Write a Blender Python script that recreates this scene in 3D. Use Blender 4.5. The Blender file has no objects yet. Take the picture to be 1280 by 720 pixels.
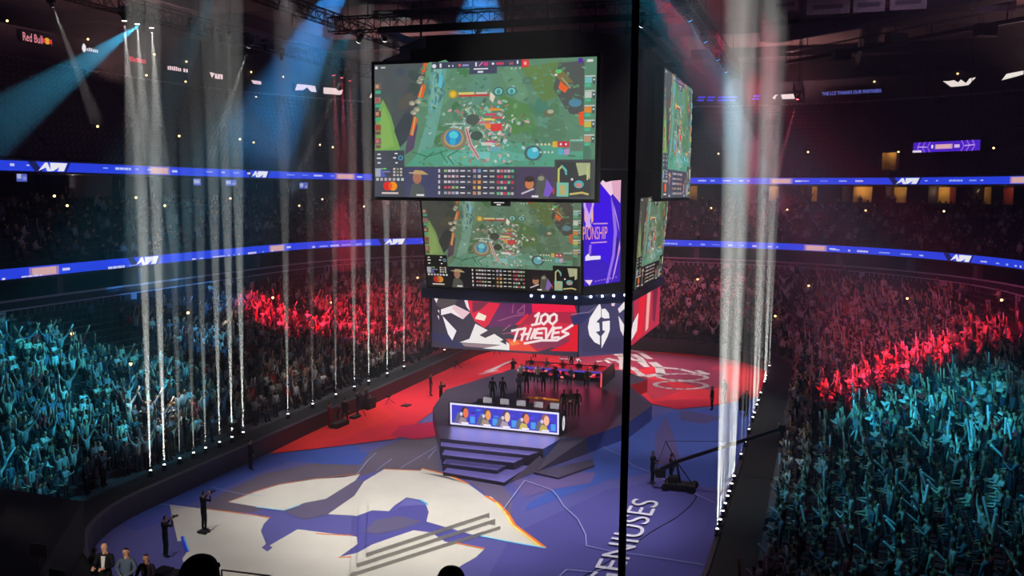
import bpy, bmesh, math, random
import numpy as np
from mathutils import Vector, Matrix
from mathutils.geometry import tessellate_polygon
random.seed(7); rng = np.random.default_rng(7)
SC = bpy.context.scene; COL = SC.collection
PI = math.pi

# ------------------------------------------------------------------ camera
CF, CPITCH, CYAW, CROLL = 1148.4, 0.1051676, 0.3247924, 0.0098145
CP = Vector((16.73, -56.144, 15.202))
_F = Vector((-math.sin(CYAW)*math.cos(CPITCH), math.cos(CYAW)*math.cos(CPITCH), -math.sin(CPITCH)))
_R0 = Vector((math.cos(CYAW), math.sin(CYAW), 0)); _U0 = _R0.cross(_F)
_R = _R0*math.cos(CROLL) + _U0*math.sin(CROLL); _U = _U0*math.cos(CROLL) - _R0*math.sin(CROLL)
cam = bpy.data.cameras.new('camera'); camo = bpy.data.objects.new('camera', cam); COL.objects.link(camo)
cam.sensor_width = 36; cam.lens = CF/1280*36; cam.clip_start = 0.05; cam.clip_end = 400
M = Matrix((_R, _U, -_F)).transposed().to_4x4(); M.translation = CP; camo.matrix_world = M
SC.camera = camo

# ------------------------------------------------------------------ world, view, lights
SC.view_settings.view_transform = 'Standard'; SC.view_settings.look = 'None'
SC.view_settings.exposure = 0.0; SC.view_settings.gamma = 1.0; SC.view_settings.use_curve_mapping = False
SC.cycles.use_denoising = True
SC.cycles.max_bounces = 5; SC.cycles.diffuse_bounces = 2; SC.cycles.glossy_bounces = 2
SC.cycles.volume_bounces = 0; SC.cycles.transparent_max_bounces = 16
SC.cycles.sample_clamp_indirect = 2.0
W = bpy.data.worlds.new('world'); SC.world = W; W.use_nodes = True
W.node_tree.nodes['Background'].inputs[0].default_value = (0.45, 0.30, 0.55, 1)
W.node_tree.nodes['Background'].inputs[1].default_value = 0.004

def s2l(c):
    return tuple(((v/255)/12.92 if v/255 <= .04045 else ((v/255+.055)/1.055)**2.4) for v in c[:3])
def aim(o, tgt):
    o.rotation_euler = (Vector(tgt)-Vector(o.location)).to_track_quat('-Z', 'Y').to_euler()
def lamp(kind, name, loc, tgt, energy, color, size=40, blend=.5, radius=.15, parent=None):
    l = bpy.data.lights.new(name, kind); l.energy = energy; l.color = color
    if kind == 'SPOT': l.spot_size = math.radians(size); l.spot_blend = blend; l.shadow_soft_size = radius
    elif kind == 'AREA': l.shape = 'RECTANGLE'; l.size = size; l.size_y = blend
    else: l.shadow_soft_size = radius
    o = bpy.data.objects.new(name, l); COL.objects.link(o); o.location = loc
    if tgt is not None: aim(o, tgt)
    if parent is not None:
        o.parent = parent; o.matrix_parent_inverse = Matrix.Identity(4)
    return o
# video projectors that light the arena floor, hung near the truss lines
for (x, y, tx, ty, e) in ((-10, -14, -3, -15, 1.0), (12, -14, 2, -15, 1.0), (12, -10, 9, -9, .55), (-10.5, 6, -5, 4, .9), (12, 8, 7, 5, 1.0), (-9, 26, -4, 22, 1.6), (9, 26, 4, 20, 1.6), (-10.5, 14, -9, 9, 1.1), (-11, -3, -10, -3, .8), (-6, -29, -4, -22, .7), (8, -29, 5, -22, .8)):
    lamp('SPOT', 'floor_projector_light', (x, y, 25.5), (tx, ty, 0), 14600*e, (1, .97, .93), 46, .7, .2)
lamp('SPOT', 'stage_key_light', (-3, -29, 18.5), (-.5, -3.5, 1.5), 16000, (1, .95, .98), 22, .7, .3)
# coloured stage washes thrown on the stands
TEAL = (.03, .60, .86); RED = (1.0, .015, .06); BLUE = (.06, .2, 1.0); PURPLE = (.45, .25, .8)
for (src, tgt, e, c, sz) in (
    ((-8, -12, 24), (-22, -17, 4.2), 9000, TEAL, 50),
    ((-8, -10, 24), (-23, -16, 4.5), 30600, TEAL, 44),
    ((-8, -14, 24), (-19, -19, 3.0), 28560, TEAL, 18),
    ((-8, -22, 24), (-17.5, -26, 2.5), 40800, TEAL, 20),
    ((-10, -2, 24), (-24, -4.0, 5), 29920, (.08, .5, .95), 17),
    ((-8, -8, 24), (-27, -16, 6), 32640, TEAL, 16),
    ((-8, 6, 24), (-24, 7.5, 5), 182000, RED, 20),
    ((-8, 10, 24), (-20, 13, 4), 67200, RED, 30),
    ((-8, 16, 24), (-19, 22, 3.5), 33600, RED, 42),
    ((9, -24, 24.5), (22, -4.5, 4.5), 102000, TEAL, 19),
    ((9, -26, 24.5), (24.5, -12.5, 5), 54400, TEAL, 16),
    ((9, -26, 24.5), (21.5, -15, 4), 13600, TEAL, 44),
    ((9, -28, 24.5), (23, -24, 4.5), 8160, TEAL, 36),
    ((9, -16, 24.5), (19.5, 5.5, 3.2), 240000, RED, 12),
    ((9, -16, 24.5), (22.5, 8.5, 4.6), 300000, RED, 12),
    ((9, -12, 24.5), (28, 11, 6.2), 150000, RED, 14),
    ((9, 0, 29), (22, 22, 4), 30000, (1, .05, .16), 48),
    ((0, 24, 24), (-4, 44, 4), 18000, (1, .12, .28), 80)):
    lamp('SPOT', 'stage_wash_light', src, tgt, e, c, sz, .8, .2)
# added fill lamps: dim purple from above lifting the blacks, warm ones brightening roof
for (x, y) in ((-24, 20), (24, 20), (0, 40), (-26, -10), (26, -16)):
    lamp('AREA', 'ambient_fill', (x, y, 31.5), (x*.9, y*.9, 0), 520, (.62, .42, .80), 16, 16)
for (x, y) in ((36, 34), (10, 62), (-42, 10), (-30, 44), (40, 6)):
    lamp('SPOT', 'roof_fill', (x, y, 24), (x, y, 33), 9000, (1, .55, .52), 150, .8, .3)

# ------------------------------------------------------------------ helpers
MATS = {}
def mat(name, rgb, rough=.7, metal=0.0, noise=.0, scale=6.0, emit=None, es=1.0):
    if name in MATS: return MATS[name]
    m = bpy.data.materials.new(name); m.use_nodes = True; nt = m.node_tree; b = nt.nodes['Principled BSDF']
    c = s2l(rgb) + (1,)
    b.inputs['Base Color'].default_value = c; b.inputs['Roughness'].default_value = rough; b.inputs['Metallic'].default_value = metal
    if noise:
        n = nt.nodes.new('ShaderNodeTexNoise'); n.inputs['Scale'].default_value = scale; n.inputs['Detail'].default_value = 4
        g = nt.nodes.new('ShaderNodeTexCoord'); nt.links.new(g.outputs['Object'], n.inputs['Vector'])
        r = nt.nodes.new('ShaderNodeValToRGB')
        r.color_ramp.elements[0].color = tuple(v*(1-noise) for v in c[:3])+(1,); r.color_ramp.elements[1].color = tuple(min(1, v*(1+noise)) for v in c[:3])+(1,)
        r.color_ramp.elements[0].position = .3; r.color_ramp.elements[1].position = .7
        nt.links.new(n.outputs['Fac'], r.inputs[0]); nt.links.new(r.outputs[0], b.inputs['Base Color'])
    if emit:
        b.inputs['Emission Color'].default_value = s2l(emit)+(1,); b.inputs['Emission Strength'].default_value = es
        m.cycles.emission_sampling = 'NONE'
    MATS[name] = m; return m
def attr_mat(name, emissive, strength=1.0, rough=.6, noise=0.0, scale=3.0):
    if name in MATS: return MATS[name]
    m = bpy.data.materials.new(name); m.use_nodes = True; nt = m.node_tree; b = nt.nodes['Principled BSDF']
    a = nt.nodes.new('ShaderNodeAttribute'); a.attribute_name = 'Col'; out = a.outputs['Color']
    if noise:
        n = nt.nodes.new('ShaderNodeTexNoise'); n.inputs['Scale'].default_value = scale; n.inputs['Detail'].default_value = 5
        g = nt.nodes.new('ShaderNodeTexCoord'); nt.links.new(g.outputs['Object'], n.inputs['Vector'])
        mr = nt.nodes.new('ShaderNodeMapRange'); mr.inputs['From Min'].default_value = .3; mr.inputs['From Max'].default_value = .7
        mr.inputs['To Min'].default_value = 1-noise; mr.inputs['To Max'].default_value = 1+noise
        nt.links.new(n.outputs['Fac'], mr.inputs['Value'])
        mx = nt.nodes.new('ShaderNodeVectorMath'); mx.operation = 'SCALE'
        nt.links.new(out, mx.inputs[0]); nt.links.new(mr.outputs['Result'], mx.inputs['Scale']); out = mx.outputs['Vector']
    if emissive:
        b.inputs['Base Color'].default_value = (.01, .01, .012, 1)
        nt.links.new(out, b.inputs['Emission Color']); b.inputs['Emission Strength'].default_value = strength
        b.inputs['Roughness'].default_value = .5
        m.cycles.emission_sampling = 'NONE'
    else:
        nt.links.new(out, b.inputs['Base Color']); b.inputs['Roughness'].default_value = rough; b.inputs['Specular IOR Level'].default_value = .15
    MATS[name] = m; return m

def link(name, me, m=None, parent=None, loc=None, rz=0.0):
    o = bpy.data.objects.new(name, me); COL.objects.link(o)
    if m is not None and me is not None and not me.materials: me.materials.append(m)
    if parent is not None: o.parent = parent
    if loc is not None: o.location = loc
    o.rotation_euler = (0, 0, rz); return o
def tag(o, label, cat, group=None):
    o['label'] = label; o['category'] = cat
    if group: o['group'] = group
    return o
def thing(name, label, cat, loc=(0, 0, 0), rz=0.0, group=None):
    return tag(link(name, None, None, None, loc, rz), label, cat, group)
def struct(o): o['kind'] = 'structure'; return o
def dup(root, loc, rz, label=None, group=None):
    r = root.copy(); COL.objects.link(r); r.location = loc; r.rotation_euler = (0, 0, rz)
    if label: r['label'] = label
    if group: r['group'] = group
    for ch in root.children:
        c = ch.copy(); COL.objects.link(c); c.parent = r
        for g in ch.children:
            d = g.copy(); COL.objects.link(d); d.parent = c
    return r

ORD = ['first','second','third','fourth','fifth','sixth','seventh','eighth','ninth','tenth','eleventh','twelfth','thirteenth','fourteenth','fifteenth','sixteenth','seventeenth','eighteenth','nineteenth','twentieth']
class MB:
    def __init__(s): s.v = []; s.f = []; s.c = []
    def add(s, vs, fs, col=None):
        n = len(s.v); s.v += [tuple(v) for v in vs]; s.f += [tuple(i+n for i in f) for f in fs]; s.c += [col]*len(fs)
    def box(s, c, d, rz=0.0, col=None):
        x, y, z = (q/2 for q in d); R = Matrix.Rotation(rz, 3, 'Z'); c = Vector(c)
        vs = [c+R@Vector(p) for p in ((-x,-y,-z),(x,-y,-z),(x,y,-z),(-x,y,-z),(-x,-y,z),(x,-y,z),(x,y,z),(-x,y,z))]
        s.add(vs, ((3,2,1,0),(4,5,6,7),(0,1,5,4),(1,2,6,5),(2,3,7,6),(3,0,4,7)), col)
    def tube(s, a, b, r0, r1=None, n=8, col=None, caps=True):
        a = Vector(a); b = Vector(b); r1 = r0 if r1 is None else r1; d = (b-a).normalized()
        u = d.orthogonal().normalized(); w = d.cross(u); vs = []
        for p, r in ((a, r0), (b, r1)):
            for i in range(n):
                t = 2*PI*i/n; vs.append(p+u*(r*math.cos(t))+w*(r*math.sin(t)))
        fs = [(i, (i+1)%n, n+(i+1)%n, n+i) for i in range(n)]
        if caps: fs += [tuple(range(n-1, -1, -1)), tuple(range(n, 2*n))]
        s.add(vs, fs, col)
    def bar(s, a, b, w, h=None, col=None):
        h = w if h is None else h; a = Vector(a); b = Vector(b); d = (b-a).normalized()
        u = d.cross(Vector((0,0,1))); u = Vector((1,0,0)) if u.length < 1e-4 else u.normalized(); k = u.cross(d)
        vs = [p+u*(sx*w/2)+k*(sz*h/2) for p in (a, b) for sx, sz in ((-1,-1),(1,-1),(1,1),(-1,1))]
        s.add(vs, ((0,1,2,3),(7,6,5,4),(0,4,5,1),(1,5,6,2),(2,6,7,3),(3,7,4,0)), col)
    def prism(s, poly, z0, z1, col=None):
        n = len(poly); A = sum(poly[i][0]*poly[(i+1)%n][1]-poly[(i+1)%n][0]*poly[i][1] for i in range(n))
        if A < 0: poly = list(poly)[::-1]
        vs = [(p[0], p[1], z0) for p in poly]+[(p[0], p[1], z1) for p in poly]
        tri = tessellate_polygon([[Vector((p[0], p[1], 0)) for p in poly]])
        fs = [(i, (i+1)%n, n+(i+1)%n, n+i) for i in range(n)]
        for t in tri:
            a, b, c = t
            ar = (poly[b][0]-poly[a][0])*(poly[c][1]-poly[a][1])-(poly[b][1]-poly[a][1])*(poly[c][0]-poly[a][0])
            if ar < 0: a, c = c, a
            fs += [(a+n, b+n, c+n), (c, b, a)]
        s.add(vs, fs, col)
    def ball(s, c, r, n=8, m=6, col=None, sc=(1,1,1)):
        vs = []; fs = []
        for j in range(m+1):
            t = PI*j/m
            for i in range(n):
                a = 2*PI*i/n; vs.append((c[0]+sc[0]*r*math.sin(t)*math.cos(a), c[1]+sc[1]*r*math.sin(t)*math.sin(a), c[2]+sc[2]*r*math.cos(t)))
        for j in range(m):
            for i in range(n): fs.append((j*n+i, (j+1)*n+i, (j+1)*n+(i+1)%n, j*n+(i+1)%n))
        s.add(vs, fs, col)
    def mesh(s, name):
        me = bpy.data.meshes.new(name); me.from_pydata(s.v, [], s.f)
        if any(c is not None for c in s.c):
            a = me.attributes.new('Col', 'FLOAT_COLOR', 'FACE')
            a.data.foreach_set('color', np.array([(s2l(c)+(1,)) if c is not None else (.1,.1,.1,1) for c in s.c], dtype=np.float32).ravel())
        me.update(); return me
    def build(s, name, m, parent=None, loc=None, rz=0.0):
        return link(name, s.mesh(name), m, parent, loc, rz)

# pixel of the photograph -> point on a plane (axis = const), used to survey the real places of things
def ray(px, py): return (_F + _R*((px-640)/CF) - _U*((py-360)/CF))
def at(px, py, axis, val):
    d = ray(px, py); return CP + d*((val-CP[axis])/d[axis])
def fl(px, py, z=0.0): return at(px, py, 2, z)
def proj(X):
    d = Vector(X)-CP; z = d.dot(_F); return 640+CF*d.dot(_R)/z, 360-CF*d.dot(_U)/z, z

# arena outline: rounded rectangle of the rink, offset outward by d
RL, RW, RR = 30.5, 13.0, 8.5
def dist(x, y):
    qx = abs(x)-(RW-RR); qy = abs(y)-(RL-RR)
    return math.hypot(max(qx, 0), max(qy, 0)) + min(max(qx, qy), 0) - RR
def ring(d, na=12, straight=4):
    """points and outward normals of the outline offset by d, from the near right, counter-clockwise, closed"""
    P = []; ys = RL-RR; xs = RW-RR
    for i in range(straight+1): P.append(((RW+d, -ys+2*ys*i/straight), (1, 0)))
    def arc(cx, cy, a0):
        for i in range(1, na+1):
            a = a0+PI/2*i/na; P.append(((cx+(RR+d)*math.cos(a), cy+(RR+d)*math.sin(a)), (math.cos(a), math.sin(a))))
    arc(xs, ys, 0); P.append(((-xs, RL+d), (0, 1))); arc(-xs, ys, PI/2)
    for i in range(1, straight+1): P.append(((-RW-d, ys-2*ys*i/straight), (-1, 0)))
    nU = len(P)
    arc(-xs, -ys, PI); P.append(((xs, -RL-d), (0, -1))); arc(xs, -ys, 1.5*PI)
    return P, nU
def sweep(profile, closed, na=12):
    """profile: list of (d, z); returns MB of the strip swept round the arena (open = without the near end)"""
    mb = MB(); rows = []
    for d, z in profile:
        P, nU = ring(d, na); P = P if closed else P[:nU]; rows.append([(p[0][0], p[0][1], z) for p in P])
    n = len(rows[0]); vs = [v for r in rows for v in r]; fs = []
    for k in range(len(rows)-1):
        for i in range(n if closed else n-1):
            j = (i+1) % n; fs.append((k*n+i, k*n+j, (k+1)*n+j, (k+1)*n+i))
    mb.add(vs, fs); return mb
def rayd(px, py, d):
    """where the line of sight through a pixel meets the vertical wall offset by d"""
    r = ray(px, py); t = 8.0; last = None
    while t < 200:
        X = CP+r*t
        s = dist(X.x, X.y)-d
        if last is not None and last < 0 <= s:
            lo, hi = t-.5, t
            for _ in range(24):
                mid = (lo+hi)/2; Y = CP+r*mid
                if dist(Y.x, Y.y)-d < 0: lo = mid
                else: hi = mid
            return CP+r*hi
        last = s; t += .5
    return CP+r*80
def normal(x, y):
    e = .05; v = Vector((dist(x+e, y)-dist(x-e, y), dist(x, y+e)-dist(x, y-e), 0)); return v.normalized()

# flat printed or lit artwork: coloured polygons laid over each other
class Art:
    def __init__(s): s.t = []; s.k = 0; s.b = None; s.n = 0
    def share(s, on):
        # small specks share a handful of layers instead of piling up
        if on: s.b = s.k; s.n = 0
        else: s.k = s.b+8; s.b = None
    def step(s):
        s.n += 1; s.k = s.k+1 if s.b is None else s.b+s.n % 8
    def poly(s, pts, col):
        P = [Vector((p[0], p[1], 0)) for p in pts]
        for t in tessellate_polygon([P]): s.t.append(([(P[i].x, P[i].y) for i in t], col, s.k))
        s.step()
    def rect(s, x0, y0, x1, y1, col): s.poly([(x0,y0),(x1,y0),(x1,y1),(x0,y1)], col)
    def ell(s, x, y, rx, ry, col, n=14, rot=0.0):
        s.poly([(x+rx*math.cos(2*PI*i/n)*math.cos(rot)-ry*math.sin(2*PI*i/n)*math.sin(rot), y+rx*math.cos(2*PI*i/n)*math.sin(rot)+ry*math.sin(2*PI*i/n)*math.cos(rot)) for i in range(n)], col)
    def line(s, pts, w, col):
        for a, b in zip(pts[:-1], pts[1:]):
            dx, dy = b[0]-a[0], b[1]-a[1]; L = math.hypot(dx, dy) or 1; nx, ny = -dy/L*w/2, dx/L*w/2; ex, ey = dx/L*w*.3, dy/L*w*.3
            P = [(a[0]+nx-ex, a[1]+ny-ey), (a[0]-nx-ex, a[1]-ny-ey), (b[0]-nx+ex, b[1]-ny+ey), (b[0]+nx+ex, b[1]+ny+ey)]
            s.t.append((P[:3], col, s.k)); s.t.append(([P[0], P[2], P[3]], col, s.k))
        s.step()
    def text(s, string, fn, col, size=1.0):
        """fn maps (0..1 along the word, 0..1 up a capital) to artwork coordinates"""
        cu = bpy.data.curves.new('t', 'FONT'); cu.body = string; cu.size = 1
        ob = bpy.data.objects.new('t', cu); COL.objects.link(ob); dg = bpy.context.evaluated_depsgraph_get()
        me = ob.evaluated_get(dg).to_mesh(); V = [v.co.copy() for v in me.vertices]
        w = max(v.x for v in V); x0 = min(v.x for v in V)
        me.calc_loop_triangles()
        for t in me.loop_triangles: s.t.append(([fn((V[i].x-x0)/(w-x0), V[i].y/.70) for i in t.vertices], col, s.k))
        s.k += 1; ob.evaluated_get(dg).to_mesh_clear(); bpy.data.objects.remove(ob); bpy.data.curves.remove(cu)
    def clip(s, poly):
        """keep only what lies inside a convex polygon"""
        n = len(poly); A = sum(poly[i][0]*poly[(i+1)%n][1]-poly[(i+1)%n][0]*poly[i][1] for i in range(n))
        if A < 0: poly = list(poly)[::-1]
        out = []
        for pts, col, k in s.t:
            P = pts
            for i in range(n):
                a, b = poly[i], poly[(i+1)%n]; Q = []
                f = lambda p: (b[0]-a[0])*(p[1]-a[1])-(b[1]-a[1])*(p[0]-a[0])
                for j in range(len(P)):
                    p, q = P[j], P[(j+1)%len(P)]; fp, fq = f(p), f(q)
                    if fp >= 0: Q.append(p)
                    if (fp >= 0) != (fq >= 0):
                        u = fp/(fp-fq); Q.append((p[0]+(q[0]-p[0])*u, p[1]+(q[1]-p[1])*u))
                P = Q
                if len(P) < 3: break
            if len(P) >= 3: out.append((P, col, k))
        s.t = out; return s
    def build(s, name, fn, m, parent=None, eps=.0015):
        """fn(x, y, h) -> 3D point"""
        mb = MB()
        for pts, col, k in s.t: mb.add([fn(p[0], p[1], eps*(k+1)) for p in pts], [tuple(range(len(pts)))], col)
        return mb.build(name, m, parent)
# ------------------------------------------------------------------ large structure
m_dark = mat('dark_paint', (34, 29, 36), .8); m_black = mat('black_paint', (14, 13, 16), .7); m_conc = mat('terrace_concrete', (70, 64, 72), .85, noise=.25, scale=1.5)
m_wall = mat('wall_paint', (58, 48, 60), .85, noise=.15, scale=.6); m_roof = mat('roof_deck', (72, 54, 56), .9, noise=.2, scale=.4)
m_rail = mat('parapet_paint', (176, 166, 178), .7); m_steel = mat('dark_steel', (40, 38, 44), .5, .6); m_grey = mat('grey_paint', (96, 90, 98), .7)
m_white = mat('white_plastic', (225, 222, 218), .5)

class RingPath:
    def __init__(s, d):
        s.d = d; P, nU = ring(d, 40, 30); s.P = [Vector((p[0][0], p[0][1])) for p in P[:nU]]; s.N = [Vector(p[1]) for p in P[:nU]]
        s.S = [0]
        for a, b in zip(s.P[:-1], s.P[1:]): s.S.append(s.S[-1]+(b-a).length)
    def at(s, x):
        import bisect
        i = min(max(bisect.bisect_right(s.S, x)-1, 0), len(s.P)-2); t = (x-s.S[i])/max(s.S[i+1]-s.S[i], 1e-6)
        return s.P[i].lerp(s.P[i+1], t), s.N[i].lerp(s.N[i+1], t).normalized()
    def s_of(s, p):
        i = min(range(len(s.P)), key=lambda k: (s.P[k]-Vector(p[:2])).length); return s.S[i]
    def fn(s, x, y, h):
        p, n = s.at(x); p = p-n*h; return (p.x, p.y, y)

# floor (rounded rectangle slab) and the projected light picture painted on it as colour
P, _ = ring(0.3, 14); fo = MB(); fo.prism([p[0] for p in P], -.3, 0.0)
floor = struct(fo.build('floor', mat('floor_sheet', (79, 78, 148), .55)))
BP, GR, BL, RD = (78, 76, 146), (98, 88, 104), (62, 84, 164), (222, 38, 54)
WH = (204, 199, 190)
def X_(pts): return [tuple(fl(*p)[:2]) for p in pts]
FA = []      # (kind, colour, pixel outline): the artwork as surveyed from the photograph
def fp(col, *pts): FA.append((col, pts))
far = [(13.2, 31), (-13.2, 31)]
# big fields
fp(GR, (276,618),(330,592),(400,577),(455,567),(500,550),(545,545),(552,598),(530,592),(480,587),(430,600),(370,610),(320,640),(245,640))
fp(BL, (150,655),(200,630),(265,600),(336,568),(440,556),(452,562),(415,571),(360,577),(320,592),(276,612),(215,640))
fp(BL, (370,576),(412,560),(462,566),(450,581),(400,580))
fp((72,80,160), (150,655),(215,634),(212,650),(170,664))
# right-hand field
fp(BL, (742,545),(790,527),(850,512),(895,510),(945,498),(930,560),(905,610),(880,610),(820,590),(760,600),(655,640),(660,630),(740,585))
fp((84,74,128), (818,548),(832,520),(842,545),(852,580),(822,582))
fp((78,70,120), (850,512),(905,522),(880,530),(850,525))
fp(BP, (640,668),(760,612),(830,600),(905,612),(893,690),(880,740),(600,740))
fp((100,86,140), (640,600),(700,594),(745,590),(738,604),(690,612),(655,622))
fp((100,90,120), (640,622),(628,606),(610,600),(585,600),(640,645))
# chromatic white emblem, upper left sweep, large body and lower body
W1 = [(286,628),(320,615),(350,606),(395,599),(430,597),(450,593),(444,601),(407,624),(380,629),(355,638),(320,633.5)]
W2 = [(480,587),(525,589),(528,586),(560,594),(585,605),(607,621),(614,621),(623,630),(635,643),(643,657),(681,685),(640,678),(585,667),(533,652),(536,640),(532,630),(525,625),(508,622),(493,632),(486,639),(465,638),(446,645),(410,643),(443,620),(455,602)]
W3 = [(212,631),(250,636),(320,645),(337,648),(330,655),(326,664),(334,684),(372,662),(420,668),(446,671),(447,680),(424,697),(447,691),(465,681),(490,672),(517,663),(540,666),(556,677),(605,687),(595,697),(577,707),(558,722),(540,745),(240,745),(228,699),(234,690),(230,676),(222,677)]
fp(WH, *W1); fp(WH, *W2); fp(WH, *W3)
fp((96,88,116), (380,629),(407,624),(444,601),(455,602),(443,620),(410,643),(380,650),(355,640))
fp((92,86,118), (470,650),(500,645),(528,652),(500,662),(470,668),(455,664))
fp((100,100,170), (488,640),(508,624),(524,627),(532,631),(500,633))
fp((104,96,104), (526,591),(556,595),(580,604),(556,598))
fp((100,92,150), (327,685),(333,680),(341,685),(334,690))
# thin misregistered colour fringes of the projection
def fringe(col, w, *pts): FA.append((('L', w, col), pts))
OR, CY, YE = (232,120,40), (110,190,235), (236,214,120)
fringe(OR, .09, (480,586.6),(525,588.6)); fringe(OR, .13, (528,586),(560,594),(585,605)); fringe(OR, .16, (607,620.5),(623,629.5),(635,642.5),(643,656.5),(681,685))
fringe(YE, .14, (620,629),(632,643),(640,657),(674,683)); fringe(CY, .12, (681,685.4),(640,678.4),(585,667.4),(533,652.4))
fringe(CY, .14, (535,651),(537,640),(533,630),(525,625)); fringe(CY, .10, (320,634.5),(355,638.7),(375,632))
fringe(OR, .08, (250,635.6),(320,644.6),(337,647.6)); fringe(OR, .08, (395,667.5),(446,670.5)); fringe(OR, .09, (517,662.6),(540,665.6),(556,676.6),(605,686.6))
fringe(OR, .06, (286,627.6),(320,614.6),(350,605.6),(395,598.6),(450,592.6)); fringe(OR, .08, (424,697.5),(447,696.5)); fringe((40,60,230), .16, (228,672),(234,690)); fringe(CY, .08, (230.5,673),(236,689))
# red half
RZ = X_([(336,568),(400,561),(495,549),(545,512),(600,492),(640,475),(790,482),(814,505),(846,512),(888,508),(947,497)])
def red(col, *pts): fp(col, *pts)
red((190,24,72), (488,545),(500,533),(540,528),(552,520),(552,545),(520,550))
red((232,46,44), (336,568),(404,534),(470,505),(500,520),(440,545),(400,560))
red((160,46,72), (700,437),(820,440),(846,452),(800,462),(700,452)); red((188,40,66), (790,470),(815,500),(850,490),(830,478))
red((236,58,70), (915,452),(960,462),(950,497),(905,500),(905,470)); red((196,36,60), (815,503),(846,512),(888,508),(888,500),(850,500))
red((150,52,80), (815,442),(905,450),(905,480),(890,489),(850,478),(820,470))
ARTF = Art()
def put(A, entry, z=0.0):
    col, pts = entry
    if isinstance(col, tuple) and col[0] == 'L': A.line([tuple(fl(*q, z)[:2]) for q in pts], col[1], col[2])
    else: A.poly([tuple(fl(*q, z)[:2]) for q in pts], col)
i_red = [i for i, e in enumerate(FA) if e[0] == (190,24,72)][0]
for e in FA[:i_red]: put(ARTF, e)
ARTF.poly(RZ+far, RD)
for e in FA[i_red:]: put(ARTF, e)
# pale script numerals and strokes of the red half
PK = (206, 186, 188)
def stroke(w, *pts): ARTF.line([tuple(fl(*q)[:2]) for q in pts], w, PK)
def loop(cx, cy, rx, ry, sk, w):
    stroke(w, *[(cx+rx*math.cos(a)+sk*math.sin(a), cy+ry*math.sin(a)) for a in [2*PI*i/16 for i in range(17)]])
loop(851, 482, 32, 5, 4, .42); loop(853, 472, 30, 4.2, 4, .42); stroke(.55, (826,460),(850,462),(870,467),(884,468)); stroke(.8, (816,454),(824,460),(826,468),(814,470)); stroke(.5, (872,464),(884,468.5))
for a in ((790,438.5,800,441,812,449),(792,444,800,448,806,457),(786,449,800,452,808,459),(790,460,796,465,804,471),(772,440,778,450,778,462),(764,442,776,446,790,448),(760,449,772,452,784,458),(768,463,776,468,780,476),(794,470,806,471,812,472)):
    stroke(.6, (a[0],a[1]),(a[2],a[3]),(a[4],a[5]))
for a in ((718,446,726,444),(722,449,724,453),(744,453,752,452),(757,451,762,455),(700,449,712,450),(612,466,630,456),(600,469,622,464),(606,466,640,452),(618,461,636,453)):
    stroke(.35 if a[0] > 650 else .22, a[:2], a[2:])
# thin pale survey lines and the lettering along the near right
for pts in (((742,545),(755,561),(775,570),(792,584),(815,593),(860,615),(893,630)), ((628,640),(656,602),(690,614),(697,622),(705,635),(722,650),(732,670),(733,684),(760,690),(830,700),(878,708)), ((700,722),(708,714),(740,717),(760,712)), ((490,575),(470,590)), ((265,611),(300,619),(330,622)), ((200,632),(230,637)), ((500,587),(545,560)), ((470,568),(460,577),(446,595)), ((545,563),(535,575))):
    ARTF.line([tuple(fl(*q)[:2]) for q in pts], .05, (150, 160, 215))
q00, q01, q11, q10 = (Vector(fl(*q)[:2]) for q in ((766, 741), (729, 736), (791.5, 624.5), (824, 629)))
ARTF.text('GENIUSES', lambda u, v: tuple(q00*(1-u)*(1-v)+q10*u*(1-v)+q01*(1-u)*v+q11*u*v), (214, 212, 232))
Pc, _ = ring(0.1, 10); ARTF.clip([p[0] for p in Pc])
m_print = attr_mat('projected_artwork', False, rough=.55, noise=.05, scale=.5)
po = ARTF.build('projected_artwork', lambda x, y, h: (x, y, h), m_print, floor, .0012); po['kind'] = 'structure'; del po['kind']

# dasher boards round the floor with a lighter inner face, dark deck behind them
db = sweep([(0.02, 0), (0.02, 1.0), (.22, 1.05), (.25, .95)], True)
dash = struct(db.build('trim_1', mat('dasher_board', (44, 40, 50), .5)))
struct(sweep([(.25, .95), (1.9, .9)], True).build('walkway', mat('walkway_black', (7, 7, 9), .8)))
# lower terrace, stepped
prof = []; NROW = 20
for k in range(NROW): prof += [(1.9+.3+.85*k if k else 1.9, .9+.29*k), (2.2+.85*(k+1), .9+.29*k)]
struct(sweep(prof+[(19.2, .9+.29*20)], True).build('lower_terrace', m_conc))
zt = .9+.29*20
struct(sweep([(19.2, zt), (19.2, zt+.62), (19.4, zt+.62), (19.4, zt-.2)], False).build('wall_parapet', m_rail))
struct(sweep([(19.4, zt), (20.9, zt), (20.9, zt+.9), (21.0, zt+.9), (21.0, zt+.3), (22.6, zt+.3), (24.5, zt+.3), (24.5, 8.75), (22.05, 8.75), (22.05, 8.9)], False).build('wall_box_level', m_wall))
struct(sweep([(20.86, zt+.86), (20.86, zt+.98), (21.05, zt+.98)], False).build('trim_2', m_rail))
prof = [(22.05, 9.7), (22.6, 9.5)]
for k in range(8): prof += [(22.6+.85*k, 9.5+.55*k), (22.6+.85*(k+1), 9.5+.55*k)]
struct(sweep(prof+[(29.4, 13.9), (29.4, 14.35), (29.6, 14.35), (29.6, 14.0), (33, 14.0), (33, 16.2), (24.1, 16.2), (24.1, 17.1), (24.6, 16.9)], False).build('middle_terrace', m_conc))
prof = []
for k in range(18): prof += [(24.6+.85*k, 16.9+.55*k), (24.6+.85*(k+1), 16.9+.55*k)]
struct(sweep(prof+[(39.9, 26.8)], False).build('upper_terrace', mat('upper_concrete', (46, 40, 50), .9, noise=.2, scale=1)))
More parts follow.
